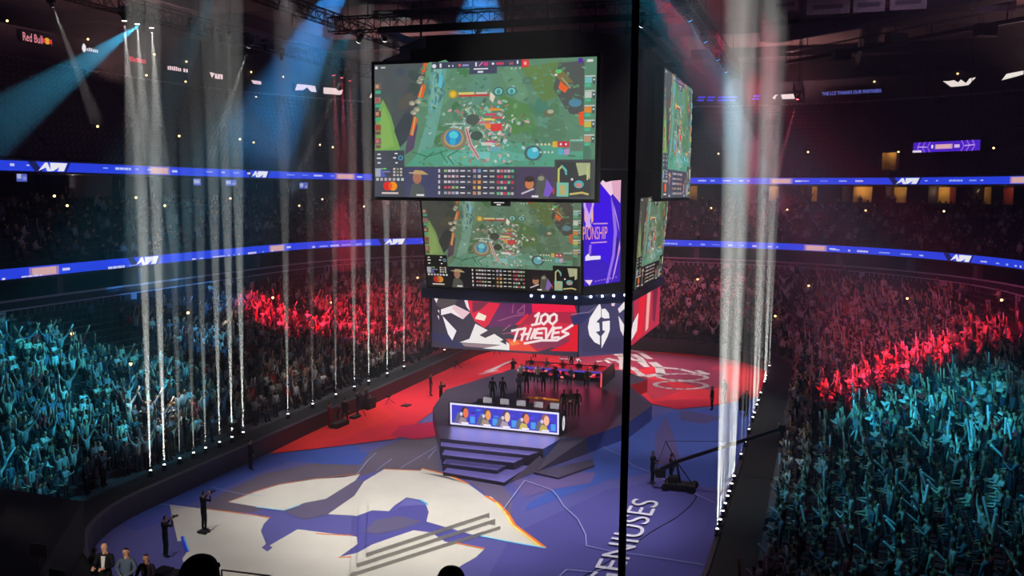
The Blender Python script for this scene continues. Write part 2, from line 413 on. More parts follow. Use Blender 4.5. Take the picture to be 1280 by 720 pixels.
struct(sweep([(39.9, 26.6), (39.9, 29.6), (40.2, 29.6), (46, 29.6), (46, 33.2)], False).build('wall_upper', m_wall))
struct(sweep([(39.7, 26.55), (39.6, 26.75), (39.9, 26.8)], False).build('trim_3', m_rail))
P, nU = ring(46.2, 12); rb = MB(); rb.prism([p[0] for p in P], 33.0, 33.5); struct(rb.build('ceiling', m_roof))
# columns under the ribbons
cm = MB(); cm.box((0, 0, 1.0), (.55, .55, 2.0)); cme = cm.mesh('column')
rp = RingPath(22.4); sc = 0; L_ = rp.S[-1]; pil = None
x = 4.0
while x < L_:
    p, n = rp.at(x); o = link('column', cme, m_grey, None, (p.x, p.y, zt+.3), math.atan2(n.y, n.x)); o['kind'] = 'structure'; x += 8.2
# partitions between the suites
pm = MB(); pm.box((0, 0, 1.08), (3.3, .18, 2.16)); pme = pm.mesh('partition')
rp31 = RingPath(31.3); x = 3.0
while x < rp31.S[-1]:
    p, n = rp31.at(x); o = link('wall_suite_partition', pme, m_wall, None, (p.x, p.y, 14.02), math.atan2(n.y, n.x)); o['kind'] = 'structure'; x += 5.2
# roof beams
for i, (a, b) in enumerate((((-40, -30), (-40, 70)), ((-20, -45), (-20, 76)), ((0, -45), (0, 76)), ((20, -45), (20, 76)), ((40, -30), (40, 70)), ((-58, 20), (58, 20)), ((-58, 44), (58, 44)), ((-58, -4), (58, -4)), ((-50, 62), (50, 62)))):
    bm_ = MB(); bm_.bar((*a, 32.3), (*b, 32.3), .5, 1.2); struct(bm_.build('beam', m_dark))

# ------------------------------------------------------------------ LED ribbon boards
m_rib = mat('ribbon_light', (20, 30, 120), .5, emit=(38, 66, 228), es=.95)
m_art = attr_mat('screen_light', True, 1.0)
def ribbon(d, z0, z1, label, marks, peach, seed):
    o = tag(sweep([(d+.06, z1), (d, z1), (d, z0), (d+.06, z0)], False, 24).build('ribbon_board', m_rib), label, 'display')
    r = RingPath(d); A = Art(); zm = (z0+z1)/2; rnd = random.Random(seed); sp = []
    for px, py in marks:
        s = r.s_of(rayd(px, py, d)); sp.append((s, 2.6)); h = (z1-z0)
        A.poly([(s+1.9, z1), (s+1.2, z1), (s+.6, z0), (s+1.3, z0)], (20, 30, 90))
        A.poly([(s+1.0, z0+.03), (s+.35, z1-.05), (s+.15, z1-.05), (s-.15, z0+.03), (s+.2, z0+.03), (s+.3, z0+.3)], (238, 238, 246))
        A.poly([(s-.1, z1-.05), (s-1.7, z1-.05), (s-1.35, z0+.05), (s-.75, z0+.05), (s-.95, z0+.35), (s-.35, z0+.05), (s-.1, z0+.05)], (238, 238, 246))
        A.poly([(s-1.8, z1), (s-2.0, z1), (s-1.6, z0), (s-1.4, z0)], (20, 30, 90))
    for px, py in peach:
        s = r.s_of(rayd(px, py, d)); sp.append((s, 2.8))
        A.rect(s-1.3, z0+.04, s+1.3, z1-.04, (150, 120, 190)); A.rect(s-1.05, z0+.10, s+1.05, z1-.10, (214, 168, 170)); A.rect(s-2.3, z0+.25, s-1.6, z1-.27, (200, 205, 250))
    x = 1.0
    while x < r.S[-1]:
        w = rnd.choice((.25, .35, .5, .9, 1.3, 1.7))
        if all(abs(x+w/2-s) > g for s, g in sp):
            hh = rnd.choice((.05, .07, .10)); A.rect(x, zm-hh, x+w, zm+hh*.8, rnd.choice(((150, 170, 250), (190, 200, 250), (214, 206, 244))))
            if w > .8:
                for q in range(3): A.rect(x+w*(q+.5)/3.4, zm-hh, x+w*(q+.5)/3.4+.06, zm+hh, (60, 86, 232))
        x += w+rnd.choice((.5, .8, 1.0, 1.3))
    q = A.build('ribbon_lettering', r.fn, m_art, o, .01); q['kind'] = 'stuff'
    return o
ribbon(22.0, 8.95, 9.66, 'lower blue LED ribbon board with white marks circling the bowl above the lower stand', ((184,326),(485,303),(836,305),(1204,323)), ((345,311),(1018,311),(60,337)), 3)
ribbon(24.0, 16.28, 16.98, 'upper blue LED ribbon board with white marks circling the bowl above the suites', ((318,217),(1134,226),(55,206)), ((200,212),(436,222),(978,227),(1276,223)), 5)
# ------------------------------------------------------------------ centre-hung scoreboard
SB = thing('scoreboard', 'large black centre-hung scoreboard with four-sided video screens and a lit lower ring', 'scoreboard', (0, 0, 0))
def foot(a, b, xr, xl): return [(a, -5.3), (a, 5.3), (xr, b), (xl, b), (-a+.2, 4), (-a+.2, -4), (xl, -b), (xr, -b)]
def oct_(a, b, c): return [(a, -b+c), (a, b-c), (a-c, b), (-a+c, b), (-a, b-c), (-a, -b+c), (-a+c, -b), (a-c, -b)]
b = MB(); b.prism(oct_(7.5, 10.9, 3.2), 16.4, 22.6); b.prism(oct_(6.8, 10.0, 3.0), 22.6, 23.4); b.build('housing', m_black, SB)
b = MB(); b.prism(foot(6.5, 7.62, 4.4, -4.7), 9.4, 16.4); b.build('core', m_black, SB)
b = MB()
for x in (-5, 0, 5):
    for y in (-8, 0, 8): b = MB(); b.tube((x, y, 23.4), (x, y, 32.4), .06, n=6); b.build('hoist_cable', m_steel, SB)
b = MB()
for z in (24.0,):
    b.bar((-7, -9, z), (7, -9, z), .35); b.bar((-7, 9, z), (7, 9, z), .35); b.bar((-7, -9, z), (-7, 9, z), .35); b.bar((7, -9, z), (7, 9, z), .35); b.bar((-7, 0, z), (7, 0, z), .35)
b.build('hoist_frame', m_steel, SB)

def game_view(dark=1.0, seed=1, hud=1.0):
    """a generic top-down river valley with a fight in the middle and the bars of a broadcast overlay; x, y in photograph pixels of the upper screen, 0..276 by 0..170"""
    A = Art(); r = random.Random(seed); k = (lambda c: tuple(int(v*dark) for v in c)) if hud == 1.0 else (lambda c: tuple(max(4, min(255, int((sum(c)/3*.4+v*.6-70)*1.15+58*q))) for v, q in zip(c, (1.0, .92, .78))))
    A.rect(0, 0, 276, 170, k((100, 142, 116)))
    A.share(True)
    for i in range(46):
        x, y = r.uniform(70, 262), r.uniform(8, 130); g = r.uniform(-18, 18)
        A.ell(x, y, r.uniform(8, 26), r.uniform(5, 14), k((96+g+r.uniform(-8, 8), 140+g, 112+g+r.uniform(-14, 14))), 9, r.uniform(0, 3))
    A.share(False)
    A.poly([(0,0),(70,0),(64,30),(54,66),(44,96),(22,116),(0,118)], k((86, 92, 94)))
    A.share(True)
    for i in range(14): A.ell(r.uniform(8, 54), r.uniform(6, 76), r.uniform(3, 9), r.uniform(5, 15), k((82+r.uniform(-10, 14), 90+r.uniform(-8, 12), 92+r.uniform(-8, 8))), 8, r.uniform(0, 3))
    A.share(False)
    A.poly([(2,66),(11,44),(22,66),(34,108),(14,116),(0,112)], k((126, 172, 92))); A.poly([(6,70),(12,54),(20,72),(26,104),(8,110)], k((140, 184, 98)))
    A.poly([(40,62),(52,66),(44,96),(34,106),(26,84)], k((70, 78, 84))); A.poly([(44,92),(58,76),(52,108),(40,116)], k((96, 84, 108)))
    A.poly([(74,2),(96,0),(88,60),(74,116),(56,116),(70,70)], k((112, 168, 154))); A.poly([(78,0),(90,0),(84,50),(74,60)], k((128, 180, 166)))
    A.poly([(62,110),(130,98),(230,104),(262,96),(262,130),(42,130)], k((92, 164, 138))); A.poly([(96,112),(150,106),(210,120),(150,130),(90,128)], k((104, 178, 158)))
    for p in (((50,112),(70,118),(96,110)), ((60,126),(78,112)), ((96,126),(88,114)), ((110,110),(96,118),(104,128))): A.line(p, 1.6, k((70, 126, 98)))
    A.poly([(160,40),(196,56),(206,84),(178,92),(168,64)], k((92, 138, 84))); A.poly([(186,10),(236,4),(250,40),(214,52)], k((104, 134, 80)))
    A.poly([(232,6),(262,4),(262,72),(244,66),(226,36)], k((88, 94, 92))); A.poly([(222,14),(238,16),(250,30),(236,30)], k((132, 116, 74)))
    for a in (((65,0),(70,0),(66,14),(62,14)), ((63,26),(68,28),(64,44),(57,42)), ((52,66),(57,70),(51,92),(47,90))): A.poly(a, k((238, 104, 52)))
    for x, y in ((62, 19), (60, 23), (56, 58), (52, 62), (50, 50), (58, 48)): A.ell(x, y, 4.2, 3.2, k((160, 160, 140)), 8); A.ell(x+1, y+1, 2, 1.6, k((206, 196, 170)), 6)
    for x in (63, 54): A.line([(x, 30 if x == 63 else 68), (x-4, 46 if x == 63 else 90)], 1.4, k((196, 190, 120)))
    A.share(True)
    for i in range(26): A.ell(r.uniform(72, 92), r.uniform(8, 64), r.uniform(.8, 2.4), r.uniform(2, 6), k((r.choice(((96,160,170),(90,140,146),(130,178,172),(84,124,130))))), 6, r.uniform(-.3, .3))
    A.share(False)
    A.share(True)
    for i in range(420):
        x, y = r.uniform(60, 262), r.uniform(6, 130); w = r.uniform(-1, 1); c = (150,196,176) if w > .35 else (64,104,84) if w < -.35 else (112,156,104)
        b_ = (98,142,116); f = r.uniform(.15, .5); A.ell(x, y, r.uniform(.6, 4), r.uniform(.5, 1.8), k(tuple(b_[q]*(1-f)+c[q]*f for q in range(3))), 6, r.uniform(-.7, .9))
    A.share(False)
    A.poly([(86,8),(90,18),(88,32),(84,30)], k((100, 196, 216)))
    # the fight
    A.share(True)
    for i in range(230):
        x, y = r.gauss(143, 22), r.gauss(84, 19)
        A.ell(x, min(124, max(34, y)), r.uniform(.8, 4.2), r.uniform(.6, 2.6), k(r.choice(((150,190,170),(176,196,186),(120,140,130),(206,170,170),(92,110,100),(180,206,210),(168,132,120),(120,160,120),(206,214,190)))), 7, r.uniform(0, 3))
    for i in range(46): A.ell(r.uniform(110, 170), r.uniform(56, 124), r.uniform(.6, 2), r.uniform(.5, 1.3), k(r.choice(((236,224,214),(210,70,90),(230,180,90),(90,210,220)))), 6)
    A.share(False)
    A.ell(104, 96, 17, 14, k((140, 130, 104)), 14); A.ell(104, 95, 13, 11.5, k((186, 160, 112)), 14); A.ell(104, 94, 10.5, 10, k((64, 140, 196)), 14); A.ell(104, 91, 6, 5, k((90, 214, 226)), 10); A.ell(103, 99, 4, 5, k((60, 180, 220)), 8)
    A.line([(120,84),(126,104),(136,120)], 4.5, k((214, 176, 176))); A.line([(120,84),(126,104),(136,120)], 1.6, k((170, 110, 120)))
    A.ell(133, 92, 8, 6, k((76, 92, 84)), 10); A.ell(128, 72, 9, 7, k((84, 96, 90)), 10); A.poly([(150,78),(164,77),(165,86),(151,87)], k((224, 72, 70))); A.ell(147, 80, 4, 4, k((240, 150, 70)), 8)
    for x, y, c in ((156,60,(226,150,60)),(150,66,(210,80,110)),(148,72,(226,214,110)),(158,70,(200,90,90)),(142,76,(210,120,120)),(150,100,(200,90,130)),(146,102,(220,210,200))): A.rect(x-7, y-1.4, x+7, y+1.4, k(c))
    A.line([(94,77),(118,77)], 1.2, k((190, 200, 200))); A.line([(140,104),(156,104)], 1, k((210, 220, 220))); A.rect(136, 112, 150, 120, k((120, 196, 190))); A.rect(150, 106, 162, 112, k((110, 176, 186)))
    A.ell(103, 40, 5.5, 5.5, k((196, 160, 50)), 12); A.ell(103, 40, 3.6, 3.6, k((236, 196, 70)), 10)
    A.rect(110, 41, 148, 43.5, k((196, 70, 66))); A.rect(110, 38, 130, 41, k((226, 206, 120))); A.rect(132, 38.4, 146, 40.6, k((220, 200, 190)))
    for x in (160, 176): A.ell(x, 38, 6.5, 5.5, k((60, 110, 110)), 12); A.ell(x, 38, 5, 4.2, k((130, 196, 186)), 10); A.ell(x, 38.5, 2.4, 3, k((64, 150, 150)), 8)
    A.poly([(150,38),(156,44),(153,52),(149,46)], k((226, 214, 196)))
    A.ell(195, 26, 6, 4.4, k((84, 116, 104)), 10); A.ell(195, 26, 4.2, 3, k((98, 138, 112)), 10)
    A.poly([(234,28),(244,36),(240,42),(232,36)], k((238, 104, 50))); A.line([(236,24),(246,36)], 1.8, k((170, 160, 120))); A.ell(232, 16, 4, 2.6, k((96, 206, 120)), 8); A.ell(229, 20, 2, 1.6, k((220, 220, 200)), 6)
    A.ell(221, 66, 7, 4.8, k((110, 116, 92)), 9); A.ell(223, 64, 4, 2.6, k((180, 176, 150)), 8); A.ell(252, 54, 8, 5, k((88, 140, 164)), 9); A.poly([(256,66),(262,64),(262,82),(257,80)], k((236, 96, 52)))
    A.ell(203, 114, 11, 9.5, k((84, 104, 104)), 14); A.ell(203, 114, 7.6, 7.2, k((80, 186, 206)), 12); A.ell(205, 110, 3.4, 3, k((150, 226, 236)), 8)
    A.rect(226, 100, 231.5, 107, k((226,180,60))); A.rect(232.5, 100, 246, 107, k((206,60,80)))
    for x in (236, 242): A.ell(x, 103.5, 1.4, 1.6, k((240,220,220)), 6)
    for x in (208, 213, 217.5, 222): A.ell(x, 103.5, 1.5, 1.5, k((226,206,170)), 6); A.ell(x+4, 113, 1.3, 1.3, k((210,220,214)), 6)
    A.rect(233, 109, 239, 116, k((90,180,206))); A.rect(240, 109, 246, 116, k((190,150,200))); A.rect(247, 98, 262, 99.5, k((170,200,190))); A.rect(247, 101, 262, 112, k((104,128,112)))
    # overlay bars
    hk = lambda c: k(tuple(v*hud for v in c)); bar = hk((72, 76, 98)); dk = hk((74, 76, 88)); tx = k((226, 226, 232))
    A.rect(76, 0, 188, 8, bar); A.rect(124, 8, 158, 16, bar)
    A.ell(79, 4.5, 2.8, 2.6, tx, 10); A.rect(86, 1.5, 88.5, 6.5, tx); A.rect(97, 4, 99, 6, tx); A.rect(102, 4, 103.5, 6, tx); A.rect(110, 3, 113, 6, k((226, 110, 90))); A.rect(115, 3.6, 123, 6, k((150, 150, 200)))
    A.rect(131, 1.6, 133, 6.6, tx); A.line([(136,6),(140,2)], 1.4, k((230,120,190))); A.rect(141.5, 1.8, 147, 6.2, k((206, 66, 126))); A.ell(153, 4, 1.8, 1.6, tx, 6); A.rect(157, 2.6, 166, 5.6, k((206, 70, 100))); A.rect(173, 3, 178, 6, k((170, 96, 106))); A.rect(182, 1.2, 184, 5.4, tx)
    A.rect(129, 9, 147, 10.6, tx); A.rect(134, 12.4, 141, 14.6, tx); A.rect(188, .5, 196.5, 9.6, k((226, 58, 58))); A.rect(190.5, 3, 194, 7, k((250, 170, 160)))
    for x in (176, 181, 186): A.ell(x, 10.6, .9, .9, tx, 6)
    A.ell(3, 4, 2, 2, tx, 8); A.rect(9, 3, 15, 5, k((200, 200, 200))); A.rect(255, 1, 260, 7, k((96, 50, 170))); A.rect(265, 3, 272, 6, tx)
    A.share(True)
    for i in range(5):
        y = 24+i*17.5
        A.rect(.6, y, 9, y+8, k(((126,104,88),(150,126,120),(120,84,80),(150,96,80),(140,100,100))[i])); A.rect(2, y+1.5, 6, y+6, k(((196,160,140),(190,90,80),(200,150,120),(170,70,60),(206,120,120))[i])); A.rect(1.5, y+9, 8.5, y+13, k((70, 180, 140) if i < 3 else (120, 90, 84)))
        A.rect(263, y-2, 275, y-.4, k((200, 206, 204))); A.rect(263, y, 271, y+7, k(((120,190,190),(196,206,196),(230,140,60),(206,190,90),(190,150,120))[i])); A.rect(272, y, 275, y+8, k((84, 96, 100))); A.rect(263.5, y+8, 270, y+11.5, k((80, 190, 150))); A.rect(272.6, y+2, 274.4, y+4, tx)
    A.share(False)
    A.rect(0, 110, 40, 131, hk((76, 80, 92)))
    for x, y, w in ((4,114,4),(3,119,6),(4,125,4),(27,113,4),(25,118.5,4),(28,125,3)): A.rect(x, y, x+w, y+1.8, tx)
    A.ell(35, 119.5, 3.4, 3.2, k((84, 170, 196)), 10); A.ell(35, 119.5, 2.2, 2.1, k((70, 84, 104)), 8)
    A.rect(0, 131, 276, 170, dk)
    A.rect(1, 133, 10, 144, k((170, 176, 190))); A.poly([(8,133),(16,144),(8,144)], k((90, 96, 190))); A.rect(11, 132.6, 16, 134.4, k((90, 210, 110))); A.rect(11, 136.5, 21, 138.2, k((130, 130, 200)))
    for i in range(7): A.rect(2+i*5.6, 145.5, 5.6+i*5.6, 149, k(r.choice(((200,206,206),(150,190,190),(190,180,190)))))
    for i in range(3):
        for j in range(3): A.rect(25+i*4.6, 132.5+j*4, 28+i*4.6, 135+j*4, k(r.choice(((190,190,180),(150,150,130),(206,196,190)))))
    A.ell(17.5, 156, 6, 6, k((226, 40, 40)), 16); A.ell(24.5, 156, 6, 6, k((246, 150, 34)), 16); A.ell(21, 156, 2.6, 4.8, k((238, 92, 32)), 12); A.rect(9.5, 164, 32, 166.2, k((226, 206, 200)))
    A.rect(40, 132, 88, 170, hk((76, 78, 108))); A.poly([(46,170),(50,154),(58,150),(66,158),(68,170)], k((92, 96, 96))); A.ell(57, 145, 6, 8, k((176, 120, 98)), 10); A.poly([(50,140),(54,135),(64,136),(72,141),(62,141)], k((196, 160, 110))); A.rect(46, 138, 56, 139.4, k((190, 170, 150))); A.rect(56, 166, 66, 168.4, tx)
    A.share(True)
    for i in range(5):
        y = 134+i*7
        if i % 2: A.rect(84, y-1, 182, y+5, hk((64, 64, 80)))
        A.rect(84.6, y, 87, y+4, k((206, 200, 206)))
        for q in range(4): A.rect(92+q*5, y+.4, 95.8+q*5, y+3.6, k(r.choice(((190,150,160),(206,196,206),(200,90,96),(160,170,190),(150,180,130)))))
        A.rect(113, y+1.2, 119, y+2.8, tx); A.rect(122, y+1.2, 126, y+2.8, k((190, 190, 196))); A.rect(129, y, 133, y+4, k(((190,150,190),(150,160,190),(206,130,90),(220,170,100),(200,140,110))[i])); A.rect(135, y, 139, y+4, k(((120,160,206),(196,186,170),(226,150,70),(226,190,110),(190,170,160))[i])); A.rect(142, y+1.2, 147, y+2.6, tx)
        A.rect(150, y+.8, 156, y+3, k((176, 180, 170)))
        for q in range(5): A.rect(159+q*4.4, y+.4, 162.4+q*4.4, y+3.8, k(r.choice(((206,60,90),(190,150,170),(206,120,120),(110,190,140),(196,186,190)))))
    A.share(False)
    A.rect(184, 131, 230, 170, hk((82, 72, 96))); A.ell(199, 151, 6.5, 9, k((70, 56, 58)), 10); A.ell(199, 152, 5.6, 6.4, k((206, 130, 84)), 10); A.ell(199, 146, 6.6, 3.6, k((66, 54, 56)), 10); A.line([(190,164),(204,158)], 2, k((206,196,206)))
    A.poly([(206,170),(208,146),(214,138),(220,146),(222,170)], k((92, 94, 88))); A.ell(213, 145, 4, 3, k((150, 150, 130)), 8); A.poly([(216,166),(220,146),(228,158),(222,168)], k((130, 96, 206))); A.ell(230, 161, 3.2, 4, k((226, 50, 50)), 8); A.rect(228.6, 150, 230.6, 158, k((180, 46, 50))); A.rect(202, 166, 210, 168.4, tx)
    A.rect(229, 122, 276, 170, hk((78, 80, 80))); A.rect(232, 125, 272, 167, hk((66, 68, 68)))
    A.line([(234,166),(234,134),(238,130),(243,136)], 2.4, k((196, 200, 110))); A.line([(238,130),(242,134),(243,140)], 2.2, k((90, 190, 196))); A.poly([(254,126),(271,126),(271,146),(266,140),(258,142)], k((176, 186, 140))); A.line([(268,130),(268,146)], 2, k((196, 200, 130)))
    A.rect(232, 150, 246, 167, k((120, 196, 176))); A.rect(235, 153, 243, 165, k((186, 176, 120))); A.ell(258, 152, 6, 5, k((80, 176, 186)), 9); A.ell(258, 153, 4, 3, k((200, 140, 130)), 8); A.line([(248,164),(262,162),(269,164)], 2.4, k((206, 190, 110))); A.ell(250, 146, 1.6, 1.6, tx, 6)
    return A
gv = game_view(1.0, 1); gd = game_view(.80, 1, .55)
def screen(name, corners, A, strength, label=None, frame=.18, depth=.45, W_=276.0, H_=170.0):
    """corners: bottom left, bottom right, top right, top left as 3D points; a frame with a lit picture on it"""
    bl, br, tr, tl = (Vector(c) for c in corners); n = (br-bl).cross(tl-bl).normalized()
    mb = MB(); ux = (br-bl).normalized(); uy = (tl-bl).normalized()
    o = [bl-ux*frame-uy*frame, br+ux*frame-uy*frame, tr+ux*frame+uy*frame, tl-ux*frame+uy*frame]; q = [p-n*depth for p in o]
    mb.add(o+q, ((0,1,2,3),(7,6,5,4),(0,4,5,1),(1,5,6,2),(2,6,7,3),(3,7,4,0)))
    s = mb.build(name, m_black, SB)
    def fn(x, y, h):
        u, v = x/W_, 1-y/H_; a = bl.lerp(br, u); c = tl.lerp(tr, u); return a.lerp(c, v)+n*(.02+h)
    p = A.build('picture', fn, strength, s, .00022); 
    if label: s['label'] = label
    return s
m_scr = attr_mat('screen_upper', True, .92, noise=.06, scale=1.2); m_scr2 = attr_mat('screen_lower', True, .88, noise=.10, scale=1.2)
screen('upper_screen', ((-6.05,-11.6,14.83),(5.98,-11.6,14.83),(5.98,-11.6,21.75),(-6.05,-11.6,21.75)), gv, m_scr, 'front upper screen showing a green top-down game')
screen('upper_screen', ((8.28,-5.6,14.9),(8.28,5.4,14.9),(8.28,5.4,21.9),(8.28,-5.6,21.9)), gv, m_scr, 'side upper screen seen edge-on')
# lower tier: front and side game screens, corner panel
screen('lower_screen', ((-4.5,-8.1,9.75),(4.45,-8.1,9.75),(4.45,-8.1,14.85),(-4.95,-8.1,14.85)), gd, m_scr2, 'front lower screen showing the same game', .1)
screen('lower_screen', ((6.75,-4.7,9.7),(6.75,4.2,9.7),(7.05,4.6,14.9),(7.05,-5.1,14.9)), gd, m_scr2, 'side lower screen seen edge-on', .1)
cpA, cpB = Vector((4.6, -8.0)), Vector((6.75, -5.3)); cd = cpB-cpA; cn = Vector((cd.y, -cd.x)).normalized()
def corner_xy(px, py):
    r = ray(px, py); t = ((cpA-Vector(CP[:2])).dot(cn))/Vector(r[:2]).dot(cn); X = CP+r*t
    return ((Vector(X[:2])-cpA).dot(cd.normalized()), X.z)
def corner_fn(x, y, h):
    p = cpA+cd.normalized()*x+cn*(h+.02); return (p.x, p.y, y)
A = Art()
def cp_(col, *pts): A.poly([corner_xy(*q) for q in pts], col)
cp_((58, 22, 190), (728,248),(747,246),(748,228),(770,227),(776,226),(775,352),(730,358)); cp_((60, 10, 226), (744,250),(749,232),(762,240),(766,300),(760,330),(735,310))
cp_((246, 206, 226), (750,229),(753,225),(757,228),(764,226),(768,240),(763,245)); cp_((226, 170, 196), (764,226),(776,225),(775,254),(766,243))
cp_((150, 110, 240), (763,243),(768,262),(771,290),(768,320),(760,354),(757,354),(765,318),(767,290)); cp_((226, 176, 226), (767,255),(773,282),(774,290),(769,268)); cp_((206, 150, 230), (774,300),(775,310),(768,342),(764,352),(771,320)); cp_((40, 18, 120), (770,296),(774,300),(769,325))
cp_((206, 170, 250), (729,250),(742,249),(742,256),(737,276),(739,284),(731,284),(733,274),(729,258)); cp_((120, 60, 220), (731,252),(740,251),(739,258),(736,268),(732,258)); cp_((246, 176, 150), (730,262),(733,272),(732,280),(730,275)); cp_((246, 176, 150), (741,260),(738,271),(739,280),(741,276))
cp_((214, 160, 200), (741,279),(759,278.5),(759,280),(741,280.4)); cp_((214, 160, 200), (738,303),(758,301.5),(758,303),(738,304.4)); cp_((150, 110, 230), (736,306),(739,306),(738,318),(735,318))
A.text('PIONSHIP', lambda u, v: corner_xy(728+u*30.5, 300-u*1.6-v*(17-u*1.4)), (238, 160, 150))
cp_((240, 232, 250), (731,321),(734.5,317),(738,321),(738,325),(731,326)); cp_((240, 232, 250), (738,320),(750,319.6),(750,324),(738,325)); cp_((244, 214, 236), (730,350),(740,350),(736.5,357))
for q in range(8): cp_((200, 150, 226), (743+q*3.6,351-q*.7),(745+q*3.6,350.5-q*.7),(744.4+q*3.6,352.5-q*.7))
b = MB(); b.prism([tuple(cpA), tuple(cpB), tuple(cpB-cn*.4), tuple(cpA-cn*.4)], 9.6, 16.0); cpan = b.build('corner_panel', m_black, SB); cpan['label'] = 'violet corner panel reading PIONSHIP'
A.build('picture', corner_fn, attr_mat('screen_corner', True, 1.0), cpan, .0015)

# lower ring: black bumper with small blue-white lamps, then the wrap-round picture band
def wrap(a, b, xr, xl, z0, z1, name, m, par=SB):
    k = MB(); k.prism(foot(a, b, xr, xl), z0, z1); return k.build(name, m, par)
bump = wrap(6.8, 8.3, 4.6, -4.85, 9.08, 9.62, 'bumper', mat('bumper', (30, 36, 74), .4))
lm = MB(); lm.ball((0, 0, 0), .075, 8, 5); lme = lm.mesh('lamp'); m_led = mat('bumper_lamp', (210, 225, 255), .4, emit=(190, 214, 255), es=6)
for x in [at(q, 367, 1, -8.36).x for q in (664, 678, 692, 707, 720)]:
    o = link('ring_lamp', lme, m_led, bump, (x, -8.36, 9.5))
for i in range(4):
    p = Vector((4.75, -8.2)).lerp(Vector((6.8, -6.1)), (i+.5)/4); link('ring_lamp', lme, m_led, bump, (p.x, p.y, 9.55))
ringb = wrap(6.45, 7.9, 4.35, -4.4, 6.2, 9.08, 'lower_ring', m_black)
RA = Art()
def rp_(col, *pts): RA.poly([(at(*q, 1, -8.0).x, at(*q, 1, -8.0).z) for q in pts], col)
def rc(lst): return [(530+x/8, 365+y/8) for x, y in lst]
RA.rect(-4.35, 6.2, 4.3, 9.06, (58, 48, 66))
rp_((44, 44, 84), *rc([(80,400),(240,430),(330,500),(500,540),(300,560),(80,480)]))
rp_((86, 76, 80), *rc([(140,55),(330,80),(300,135),(165,165),(120,130)])); rp_((244, 230, 236), *rc([(82,38),(140,52),(120,112)])); rp_((246, 232, 236), *rc([(165,175),(300,130),(455,205),(385,275),(265,210),(165,235)])); rp_((236, 196, 206), *rc([(275,160),(300,132),(455,205),(385,275)]))
rp_((244, 236, 240), *rc([(180,240),(320,390),(278,488),(235,420)])); rp_((240, 226, 232), *rc([(398,84),(430,84),(460,200),(420,150)]))
for q in ([(130,185),(146,180),(150,215)], [(128,240),(142,235),(148,280)]): rp_((236, 220, 230), *rc(q))
rp_((226, 26, 62), *rc([(430,86),(760,115),(690,240),(640,330),(600,360),(500,290),(460,210)])); rp_((120, 36, 66), *rc([(480,96),(640,108),(560,180),(480,210)])); rp_((246, 232, 214), *rc([(540,205),(620,240),(600,290),(505,270)]))
rp_((104, 34, 92), *rc([(760,115),(1075,118),(1080,210),(900,330),(740,400),(640,350),(690,250)])); rp_((226, 30, 52), *rc([(1030,215),(1075,270),(1000,330),(905,330)])); rp_((240, 24, 70), *rc([(1075,120),(1500,125),(1520,200),(1080,205)]))
rp_((238, 232, 230), *rc([(510,318),(635,385),(555,430),(610,460),(700,420),(850,520),(850,585),(580,565),(770,530),(350,505),(450,470)])); rp_((64, 54, 66), *rc([(555,435),(700,345),(800,350),(760,420),(700,405),(610,462)])); rp_((150, 124, 132), *rc([(370,512),(770,530),(590,560),(400,545)])); rp_((60, 46, 60), *rc([(755,495),(815,470),(820,530)]))
rp_((236, 70, 50), *rc([(815,470),(1000,480),(1140,560),(1130,600),(850,585),(850,520)])); rp_((250, 130, 60), *rc([(850,500),(920,490),(960,520),(870,540)]))
rp_((176, 34, 66), *rc([(1080,205),(1520,200),(1560,470),(1130,600),(1000,480),(860,420)])); rp_((214, 36, 66), *rc([(1000,330),(1300,300),(1540,330),(1500,420),(1150,440),(960,420)])); rp_((226, 16, 40), *rc([(1520,220),(1545,330),(1600,600),(1250,590),(1450,500)])); rp_((140, 50, 80), *rc([(1080,480),(1460,470),(1330,560),(1120,560)]))
for p in (((880,210),(890,130)), ((930,200),(1000,130),(1000,210),(930,215)), ((740,290),(900,240),(1000,230)), ((790,390),(860,330)), ((780,420),(900,400))): RA.line([(at(530+x/8, 365+y/8, 1, -8).x, at(530+x/8, 365+y/8, 1, -8).z) for x, y in p], .05, (170, 90, 130))
def brush(w, *pts): RA.line([(at(x, y, 1, -8).x, at(x, y, 1, -8).z) for x, y in pts], w, (250, 226, 226))
# hand-brushed lettering 100 THIEVES
def lettering(dx, dy, sx, sy, w):
    L = lambda *pts: brush(w, *[(dx+x*sx, dy+y*sy) for x, y in pts])
    L((4,4),(9,0),(5,14)); L((0,15),(10,13))
    for x in (17, 28): L((x,1),(x-5,4),(x-6,11),(x-2,14),(x+3,9),(x+3,3),(x,1))
    y = 19
    L((-25,y+3),(-8,y)); L((-17,y+1),(-22,y+16)); L((-8,y),(-13,y+15)); L((-13,y+8),(-5,y+7)); L((-1,y),(-6,y+14)); L((4,y+1),(-1,y+13))
    L((16,y),(7,y+1),(3,y+12),(13,y+12)); L((6,y+6),(13,y+6)); L((18,y),(18,y+13),(27,y-2)); L((37,y-1),(28,y),(25,y+12),(34,y+11)); L((27,y+6),(34,y+5)); L((51,y-4),(38,y+4),(46,y+7),(33,y+14)); L((-9,y+19),(12,y+15),(32,y+15))
lettering(664.5, 391.5, 1.0, 1.0, .13)
ringp = RA.clip([(-4.35, 9.06), (4.32, 9.06), (4.32, 6.2), (-4.35, 6.2)]).build('front_picture', lambda x, y, h: (x, -7.92-h, y), attr_mat('screen_ring', True, 1.0), ringb, .0012)
ringp['label'] = 'white and black shards beside red field with brushed lettering 100 THIEVES'
